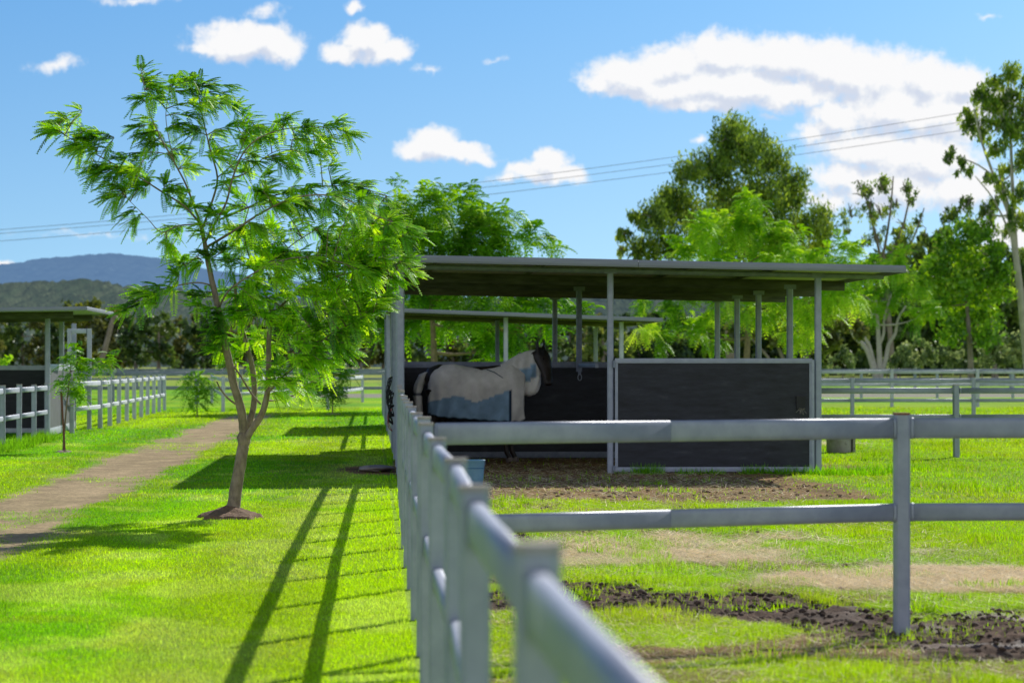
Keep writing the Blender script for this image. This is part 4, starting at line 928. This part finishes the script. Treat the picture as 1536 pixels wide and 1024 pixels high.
tree('gum_tree', 'very tall open gum tree with a grey trunk cut by the right edge', 'tree', 250, [(1552,590),(1545,500),(1534,400),(1522,320),(1508,270)],
 [(1500,120,20),(1525,112,22),(1550,118,22),(1470,140,18),(1490,150,22),(1520,145,24),(1550,155,24),(1465,165,14),(1480,190,18),(1510,185,20),(1540,190,22),(1500,215,16),(1435,225,12),(1425,235,10),(1448,240,13),(1465,255,12),(1440,255,8),(1485,270,12),(1515,245,16),(1540,240,20),(1505,285,13),(1535,285,18),(1495,315,10),(1520,330,14),(1548,330,18),(1455,190,8)],
 'gum', GUM, .42, 30, 'bark_white', .42, extra=[([(1522,320),(1500,265),(1480,210),(1468,160)], .17), ([(1508,270),(1475,245),(1440,232)], .1), ([(1534,400),(1528,300),(1524,200),(1522,130)], .2), ([(1545,500),(1550,380),(1548,260),(1546,140)], .24), ([(1528,360),(1500,300),(1470,262)], .1)])
tree('gum_tree', 'smaller wispy gum behind the leafy tree, its sprays low beside the tall gum', 'tree', 300, [(1500,572),(1492,470),(1480,380),(1470,330)],
 [(1440,310,14),(1425,325,12),(1460,300,14),(1480,312,16),(1500,300,12),(1455,330,14),(1490,340,18),(1425,345,12),(1515,345,16),(1510,370,14)],
 'gum', GUM, .45, 30, 'bark_far', .3)
# dark wood behind on the right: every tree its own
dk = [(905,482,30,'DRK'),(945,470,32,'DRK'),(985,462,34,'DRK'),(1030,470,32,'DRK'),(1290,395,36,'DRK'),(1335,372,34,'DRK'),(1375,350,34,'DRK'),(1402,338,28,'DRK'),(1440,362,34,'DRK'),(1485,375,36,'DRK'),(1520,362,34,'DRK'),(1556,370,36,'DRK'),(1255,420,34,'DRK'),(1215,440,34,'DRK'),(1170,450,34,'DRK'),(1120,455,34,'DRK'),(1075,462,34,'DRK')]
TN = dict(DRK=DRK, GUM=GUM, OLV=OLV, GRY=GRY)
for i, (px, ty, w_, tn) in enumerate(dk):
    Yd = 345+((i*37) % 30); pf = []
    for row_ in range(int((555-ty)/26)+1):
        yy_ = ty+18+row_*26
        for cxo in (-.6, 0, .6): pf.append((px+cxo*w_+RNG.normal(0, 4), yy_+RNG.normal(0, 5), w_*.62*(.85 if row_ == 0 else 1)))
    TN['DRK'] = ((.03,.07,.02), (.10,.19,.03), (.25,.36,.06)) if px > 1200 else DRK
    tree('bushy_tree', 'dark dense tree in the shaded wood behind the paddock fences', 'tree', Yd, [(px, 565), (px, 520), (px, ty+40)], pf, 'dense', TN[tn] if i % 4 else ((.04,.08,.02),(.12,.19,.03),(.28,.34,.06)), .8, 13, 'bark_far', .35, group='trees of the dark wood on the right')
for i, (px, py, r_) in enumerate([(1268,530,20),(1355,528,20),(1385,515,24),(1418,528,22),(1447,535,16),(1500,520,24),(1530,512,26),(1480,538,16),(1335,545,12)]):
    tree('shrub', ['low grey-green shrub growing at the foot of the dark wood on the right'][0], 'shrub', 270+i*3, [(px, 574), (px, 560)], [(px-r_*.5, py+6, r_*.6), (px+r_*.5, py+8, r_*.6), (px, py-4, r_*.6), (px-r_*.4, py+r_*.9, r_*.6), (px+r_*.4, py+r_*.9, r_*.6)], 'bush', GRY, .42, 22, 'bark_far', .1, group='shrubs in front of the dark wood')
# tree line beyond the pale field
random.seed(3)
pts_ = [-30, 5, 38, 72, 108, 138, 172, 206, 240, 272, 305, 338, 370, 402, 436, 470, 505, 540, 575, 610, 645, 680, 715, 750, 785, 820, 855, 890]
for i, px in enumerate(pts_):
    Yd = 560+(i*53) % 60; ty = 475+6*math.sin(i*2.1)+RNG.normal(0, 2); w_ = 26
    tn = DRK if i % 3 else OLV; lab = 'rounded dark tree in the tree line beyond the pale field'
    if px == 138: ty = 455; w_ = 34; tn = ((.05,.08,.012), (.13,.17,.018), (.22,.25,.03)); lab = 'yellow-green tree standing highest in the left tree line'
    pf = []
    for row_ in range(4):
        for cxo in (-.65, 0, .65): pf.append((px+cxo*w_+RNG.normal(0, 2), ty+12+row_*(546-ty-12)/3.4+RNG.normal(0, 2), w_*.58))
    tree('bushy_tree', lab, 'tree', Yd, [(px, 555), (px, 535), (px, ty+25)], pf, 'dense', tn, 1.0, 13, 'bark_far', .4, group='trees lined up beyond the pale field' if px != 138 else None)
tree('shrub', 'bright green bush low at the left edge behind the left shelter', 'bush', 150, [(4,592),(4,570)], [(-5,530,16),(8,538,10),(0,550,14),(-14,545,14)], 'bush', BRI, .25, 20, 'bark_far', .05)
LT = thing('leaning_trunk', 'bare grey leaning tree trunk beyond the left shelter roof', 'tree trunk', tuple(at(150, 556, 520)))
V, Fq = tube_np(smooth_path([at(150,556,520), at(158,530,520), at(166,500,520), at(174,470,520)], 4), np.linspace(.5, .38, 13), 8, .1); mesh_np('trunk', V, Fq, M['bark_far'], LT, smooth=True)

# ------------------------------------------------------------------ hills
def hill(name, Yc, prof, depth, cols, rough_, m, nx_=900, seed=1, zb=-5):
    pxs = np.linspace(-900, 2500, nx_); top = np.interp(pxs, [p[0] for p in prof], [p[1] for p in prof])
    V = []; T = []; rows = 26
    for r_ in range(rows):
        t = r_/(rows-1); Yr = Yc-depth*(1-t)
        xx = wx(pxs, Yc)*(Yr/Yc)**.0
        crest = (EYE-(top-VY)*Yc/F); h = zb+(crest-zb)*(math.sin(t*math.pi/2)**1.1)
        h = h+rough_*.8*(fbm(pxs*.05+seed, np.full(nx_, r_*.5), seed, 2)-.5)*2*(.25+.75*t)+rough_*1.1*(vn(pxs*.55, np.full(nx_, r_*2.0), seed+5)-.5)
        V.append(np.stack([xx, np.full(nx_, Yr), h], 1))
        n_ = fbm(pxs*.05+r_*.2, np.full(nx_, r_*.35), seed+9)[:, None]; n2_ = vn(pxs*.6, np.full(nx_, r_*1.7), seed+2)[:, None]
        T.append(np.array(cols[0])+(np.array(cols[1])-np.array(cols[0]))*np.clip(n_*.9+(n2_-.5)*.8, 0, 1))
    V = np.concatenate(V); T = np.concatenate(T); ii = (np.arange(rows-1)[:, None]*nx_+np.arange(nx_-1)[None]).ravel()
    o = mesh_np(name, V, np.stack([ii, ii+1, ii+1+nx_, ii+nx_], 1), M[m], smooth=False, tint=T); tag(o, kind='structure'); return o
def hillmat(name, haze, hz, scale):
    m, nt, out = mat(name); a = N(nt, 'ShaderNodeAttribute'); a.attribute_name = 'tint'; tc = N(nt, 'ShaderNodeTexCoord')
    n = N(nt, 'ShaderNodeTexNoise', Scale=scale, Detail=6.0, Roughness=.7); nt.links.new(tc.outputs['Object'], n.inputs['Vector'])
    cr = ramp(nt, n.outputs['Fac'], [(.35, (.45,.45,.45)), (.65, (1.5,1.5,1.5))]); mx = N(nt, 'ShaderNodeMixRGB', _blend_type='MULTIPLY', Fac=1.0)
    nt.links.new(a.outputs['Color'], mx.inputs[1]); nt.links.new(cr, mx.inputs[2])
    d = N(nt, 'ShaderNodeBsdfDiffuse'); nt.links.new(mx.outputs[0], d.inputs[0]); e = N(nt, 'ShaderNodeEmission'); e.inputs[0].default_value = (*haze, 1); e.inputs[1].default_value = 1  # distance haze put into the hill colour as a bluish glow
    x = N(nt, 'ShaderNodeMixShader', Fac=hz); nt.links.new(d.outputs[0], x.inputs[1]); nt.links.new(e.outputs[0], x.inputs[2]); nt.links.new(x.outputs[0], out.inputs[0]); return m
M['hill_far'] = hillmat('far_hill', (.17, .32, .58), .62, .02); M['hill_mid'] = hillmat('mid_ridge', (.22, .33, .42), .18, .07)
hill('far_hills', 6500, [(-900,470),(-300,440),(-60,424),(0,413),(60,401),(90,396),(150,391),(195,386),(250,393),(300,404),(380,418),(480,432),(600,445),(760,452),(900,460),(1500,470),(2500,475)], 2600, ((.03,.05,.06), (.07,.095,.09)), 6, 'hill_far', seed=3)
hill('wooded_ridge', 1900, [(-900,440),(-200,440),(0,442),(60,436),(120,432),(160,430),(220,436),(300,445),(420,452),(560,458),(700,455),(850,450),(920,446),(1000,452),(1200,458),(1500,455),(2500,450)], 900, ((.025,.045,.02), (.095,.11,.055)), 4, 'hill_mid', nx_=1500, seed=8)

# ------------------------------------------------------------------ sky, sun, camera
SUN = Vector((.80, 1.45, 1.0)).normalized(); EL = math.asin(SUN.z); AZ = math.atan2(SUN.x, SUN.y)
w = bpy.data.worlds.new('World'); sc.world = w; w.use_nodes = True; nt = w.node_tree; nt.nodes.clear(); Lk = nt.links.new
out = nt.nodes.new('ShaderNodeOutputWorld'); tc = N(nt, 'ShaderNodeTexCoord')
def field_group():
    g = bpy.data.node_groups.new('cloud_field', 'ShaderNodeTree')
    g.interface.new_socket('P', in_out='INPUT', socket_type='NodeSocketVector'); g.interface.new_socket('D', in_out='OUTPUT', socket_type='NodeSocketFloat'); g.interface.new_socket('S', in_out='OUTPUT', socket_type='NodeSocketFloat')
    gi = g.nodes.new('NodeGroupInput'); go = g.nodes.new('NodeGroupOutput'); L = g.links.new
    # P in units of 100 px (tangent * 44.8); x right, z up, origin at the vanishing point
    n1 = N(g, 'ShaderNodeTexNoise', Scale=1.6, Detail=9.0, Roughness=.6); L(gi.outputs[0], n1.inputs['Vector'])
    n2 = N(g, 'ShaderNodeTexNoise', Scale=4.0, Detail=8.0, Roughness=.62); L(gi.outputs[0], n2.inputs['Vector'])
    sub = N(g, 'ShaderNodeVectorMath', _operation='SUBTRACT'); L(n1.outputs['Color'], sub.inputs[0]); sub.inputs[1].default_value = (.5,.5,.5)
    sc_ = N(g, 'ShaderNodeVectorMath', _operation='SCALE'); sc_.inputs['Scale'].default_value = .55; L(sub.outputs[0], sc_.inputs[0])
    add = N(g, 'ShaderNodeVectorMath', _operation='ADD'); L(gi.outputs[0], add.inputs[0]); L(sc_.outputs[0], add.inputs[1])
    CLD = [ # px, py, rx, ry, strength
     (370,62,80,30,1),(345,72,60,22,.9),(400,58,45,22,1),(415,75,45,20,.9),(310,78,35,14,.6),(550,62,38,30,1),(520,82,36,20,.9),(580,78,38,20,.9),(85,104,42,13,.45),
     (655,215,40,26,1),(690,230,50,18,1),(625,226,34,18,.9),(720,236,26,12,.8),(825,245,30,18,1),(800,258,56,16,.9),(850,262,40,14,.8),(755,268,30,10,.5),
     (960,112,86,30,1),(1010,95,66,34,1),(1090,80,80,36,1),(1180,85,86,38,1),(1250,95,66,44,1),(1100,125,130,34,1),(1000,130,110,22,1),(900,125,34,16,.8),(1060,150,90,16,.8),(1290,110,54,50,1),(1200,140,90,26,.8),
     (1330,110,50,44,1),(1400,115,60,36,1),(1450,125,48,32,1),(1340,160,90,44,1),(1260,175,50,36,.9),(1420,170,80,46,1),(1230,195,36,24,.7),(1500,150,40,30,.7),
     (1310,220,90,34,.85),(1390,235,100,44,.95),(1270,265,60,30,.8),(1340,280,110,40,.85),(1450,280,80,40,.75),(1250,300,60,26,.6),(1520,350,60,40,.7),
     (1055,212,16,9,.6),(640,106,26,7,.35),(742,91,14,6,.3),(400,18,34,12,.35),(532,12,16,12,.7),(200,2,60,8,.4),(1490,14,16,6,.35),(5,402,32,10,.9),(-60,400,60,16,.9),(150,355,150,5,.2),(1225,200,14,14,.5),(1160,175,20,8,.3)]
    prev = None
    for (px, py, rx, ry, st_) in CLD:
        c = ((px-VX)/100, 0, (VY-py)/100)
        s1 = N(g, 'ShaderNodeVectorMath', _operation='SUBTRACT'); L(add.outputs[0], s1.inputs[0]); s1.inputs[1].default_value = c
        s2 = N(g, 'ShaderNodeVectorMath', _operation='MULTIPLY'); L(s1.outputs[0], s2.inputs[0]); s2.inputs[1].default_value = (100/rx/1.25, 0, 100/ry/1.25)
        s3 = N(g, 'ShaderNodeVectorMath', _operation='LENGTH'); L(s2.outputs[0], s3.inputs[0])
        s4 = N(g, 'ShaderNodeMath', _operation='MULTIPLY_ADD'); L(s3.outputs['Value'], s4.inputs[0]); s4.inputs[1].default_value = -st_; s4.inputs[2].default_value = st_
        if prev is None: prev = s4.outputs[0]
        else:
            mx = N(g, 'ShaderNodeMath', _operation='SMOOTH_MAX'); L(prev, mx.inputs[0]); L(s4.outputs[0], mx.inputs[1]); mx.inputs[2].default_value = .12; prev = mx.outputs[0]
    nn_ = N(g, 'ShaderNodeMath', _operation='MULTIPLY_ADD'); L(n2.outputs['Fac'], nn_.inputs[0]); nn_.inputs[1].default_value = .80; L(prev, nn_.inputs[2])
    n3 = N(g, 'ShaderNodeMath', _operation='SUBTRACT'); L(nn_.outputs[0], n3.inputs[0]); n3.inputs[1].default_value = .41
    L(n3.outputs[0], go.inputs[0]); L(n2.outputs['Fac'], go.inputs[1]); return g
FG = field_group()
sep = N(nt, 'ShaderNodeSeparateXYZ'); Lk(tc.outputs['Generated'], sep.inputs[0])
ymax = N(nt, 'ShaderNodeMath', _operation='MAXIMUM'); Lk(sep.outputs['Y'], ymax.inputs[0]); ymax.inputs[1].default_value = .02
dx = N(nt, 'ShaderNodeMath', _operation='DIVIDE'); Lk(sep.outputs['X'], dx.inputs[0]); Lk(ymax.outputs[0], dx.inputs[1])
dz = N(nt, 'ShaderNodeMath', _operation='DIVIDE'); Lk(sep.outputs['Z'], dz.inputs[0]); Lk(ymax.outputs[0], dz.inputs[1])
cmb = N(nt, 'ShaderNodeCombineXYZ'); Lk(dx.outputs[0], cmb.inputs[0]); Lk(dz.outputs[0], cmb.inputs[2])
scl = N(nt, 'ShaderNodeVectorMath', _operation='SCALE'); scl.inputs['Scale'].default_value = 44.8; Lk(cmb.outputs[0], scl.inputs[0])
f1 = nt.nodes.new('ShaderNodeGroup'); f1.node_tree = FG; Lk(scl.outputs[0], f1.inputs[0])
offv = N(nt, 'ShaderNodeVectorMath', _operation='ADD'); Lk(scl.outputs[0], offv.inputs[0]); offv.inputs[1].default_value = (.10, 0, .24)
f2 = nt.nodes.new('ShaderNodeGroup'); f2.node_tree = FG; Lk(offv.outputs[0], f2.inputs[0])
al = N(nt, 'ShaderNodeMapRange', _interpolation_type='SMOOTHSTEP'); al.inputs['From Min'].default_value = .0; al.inputs['From Max'].default_value = .48; Lk(f1.outputs[0], al.inputs[0])
dif = N(nt, 'ShaderNodeMath', _operation='SUBTRACT'); Lk(f1.outputs[0], dif.inputs[0]); Lk(f2.outputs[0], dif.inputs[1])
# thick parts with more cloud above them (towards the sun) are greyer
shd = N(nt, 'ShaderNodeMapRange', _interpolation_type='SMOOTHSTEP'); shd.inputs['From Min'].default_value = -.42; shd.inputs['From Max'].default_value = .30; Lk(dif.outputs[0], shd.inputs[0])
ccol = ramp(nt, shd.outputs[0], [(0, (.68,.74,.87)), (.42, (.88,.91,.96)), (.68, (.99,.99,1.0))])
mapv = N(nt, 'ShaderNodeVectorMath', _operation='MULTIPLY_ADD'); Lk(tc.outputs['Generated'], mapv.inputs[0]); mapv.inputs[1].default_value = (1, 1, 2.6); mapv.inputs[2].default_value = (0, 0, .17)
nrmv = N(nt, 'ShaderNodeVectorMath', _operation='NORMALIZE'); Lk(mapv.outputs[0], nrmv.inputs[0])
sky = N(nt, 'ShaderNodeTexSky', _sky_type='NISHITA', _sun_disc=False, _sun_elevation=EL, _sun_rotation=AZ, _air_density=1.0, _dust_density=.3, _ozone_density=2.0)
Lk(nrmv.outputs[0], sky.inputs[0])
tintn = N(nt, 'ShaderNodeMixRGB', _blend_type='MULTIPLY', Fac=1.0); Lk(sky.outputs[0], tintn.inputs[1]); Lk(ramp(nt, sep.outputs['Z'], [(0, (.80,.90,.82)), (.045, (.72,.90,.88)), (.12, (.54,.87,1.0)), (.3, (.50,.66,.85))]), tintn.inputs[2])
bgs = N(nt, 'ShaderNodeBackground', Strength=.145); Lk(tintn.outputs[0], bgs.inputs[0])
bgc = N(nt, 'ShaderNodeBackground', Strength=.97); Lk(ccol, bgc.inputs[0])
front = N(nt, 'ShaderNodeMath', _operation='GREATER_THAN'); Lk(sep.outputs['Y'], front.inputs[0]); front.inputs[1].default_value = .05
fa = N(nt, 'ShaderNodeMath', _operation='MULTIPLY'); Lk(al.outputs[0], fa.inputs[0]); Lk(front.outputs[0], fa.inputs[1])
bn = N(nt, 'ShaderNodeTexNoise', Scale=2.6, Detail=7.0, Roughness=.6); Lk(tc.outputs['Generated'], bn.inputs['Vector'])  # unseen cloud bank behind the camera, added to brighten the shaded faces
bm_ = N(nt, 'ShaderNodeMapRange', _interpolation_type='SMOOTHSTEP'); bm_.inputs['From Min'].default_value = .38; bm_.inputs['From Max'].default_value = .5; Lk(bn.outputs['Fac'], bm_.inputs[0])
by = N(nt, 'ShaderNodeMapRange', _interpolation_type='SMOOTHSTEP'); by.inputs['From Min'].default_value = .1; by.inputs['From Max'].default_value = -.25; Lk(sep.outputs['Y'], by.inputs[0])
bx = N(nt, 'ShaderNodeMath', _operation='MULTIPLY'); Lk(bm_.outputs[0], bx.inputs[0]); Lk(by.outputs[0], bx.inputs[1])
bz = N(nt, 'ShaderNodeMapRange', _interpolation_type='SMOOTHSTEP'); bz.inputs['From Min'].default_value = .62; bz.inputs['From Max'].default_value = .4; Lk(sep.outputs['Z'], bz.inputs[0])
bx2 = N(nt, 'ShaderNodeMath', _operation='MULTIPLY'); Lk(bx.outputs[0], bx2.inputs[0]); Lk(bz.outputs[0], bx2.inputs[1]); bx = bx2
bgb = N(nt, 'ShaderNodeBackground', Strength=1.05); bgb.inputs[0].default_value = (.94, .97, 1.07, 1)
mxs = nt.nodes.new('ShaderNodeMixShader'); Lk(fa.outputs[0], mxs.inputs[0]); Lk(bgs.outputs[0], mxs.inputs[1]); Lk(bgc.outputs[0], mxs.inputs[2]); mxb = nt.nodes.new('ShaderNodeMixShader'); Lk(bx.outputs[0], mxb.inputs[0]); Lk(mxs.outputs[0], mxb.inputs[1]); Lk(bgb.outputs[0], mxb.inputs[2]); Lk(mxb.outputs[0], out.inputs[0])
w.cycles.sampling_method = 'MANUAL'; w.cycles.sample_map_resolution = 512
sl = bpy.data.lights.new('sun', 'SUN'); sl.energy = 5.0; sl.angle = R(.5); sl.color = (1, .95, .87); so_ = bpy.data.objects.new('sun', sl); COL.objects.link(so_)
so_.rotation_euler = SUN.to_track_quat('Z', 'Y').to_euler(); so_.location = (0, 0, 30)
cam = bpy.data.cameras.new('camera'); co = bpy.data.objects.new('camera', cam); COL.objects.link(co); sc.camera = co
co.location = (0, 0, EYE); cam.lens = 105; cam.sensor_width = 36; cam.clip_end = 20000; cam.clip_start = .1
co.rotation_euler = (R(90)+math.atan(36/F), 0, -math.atan(213/F))
cam.dof.use_dof = True; cam.dof.focus_distance = 31; cam.dof.aperture_fstop = 4.5
sc.view_settings.view_transform = 'Standard'; sc.view_settings.look = 'None'; sc.view_settings.exposure = 0
sc.cycles.use_denoising = True; sc.cycles.max_bounces = 6; sc.cycles.transparent_max_bounces = 4; sc.cycles.sample_clamp_indirect = 6
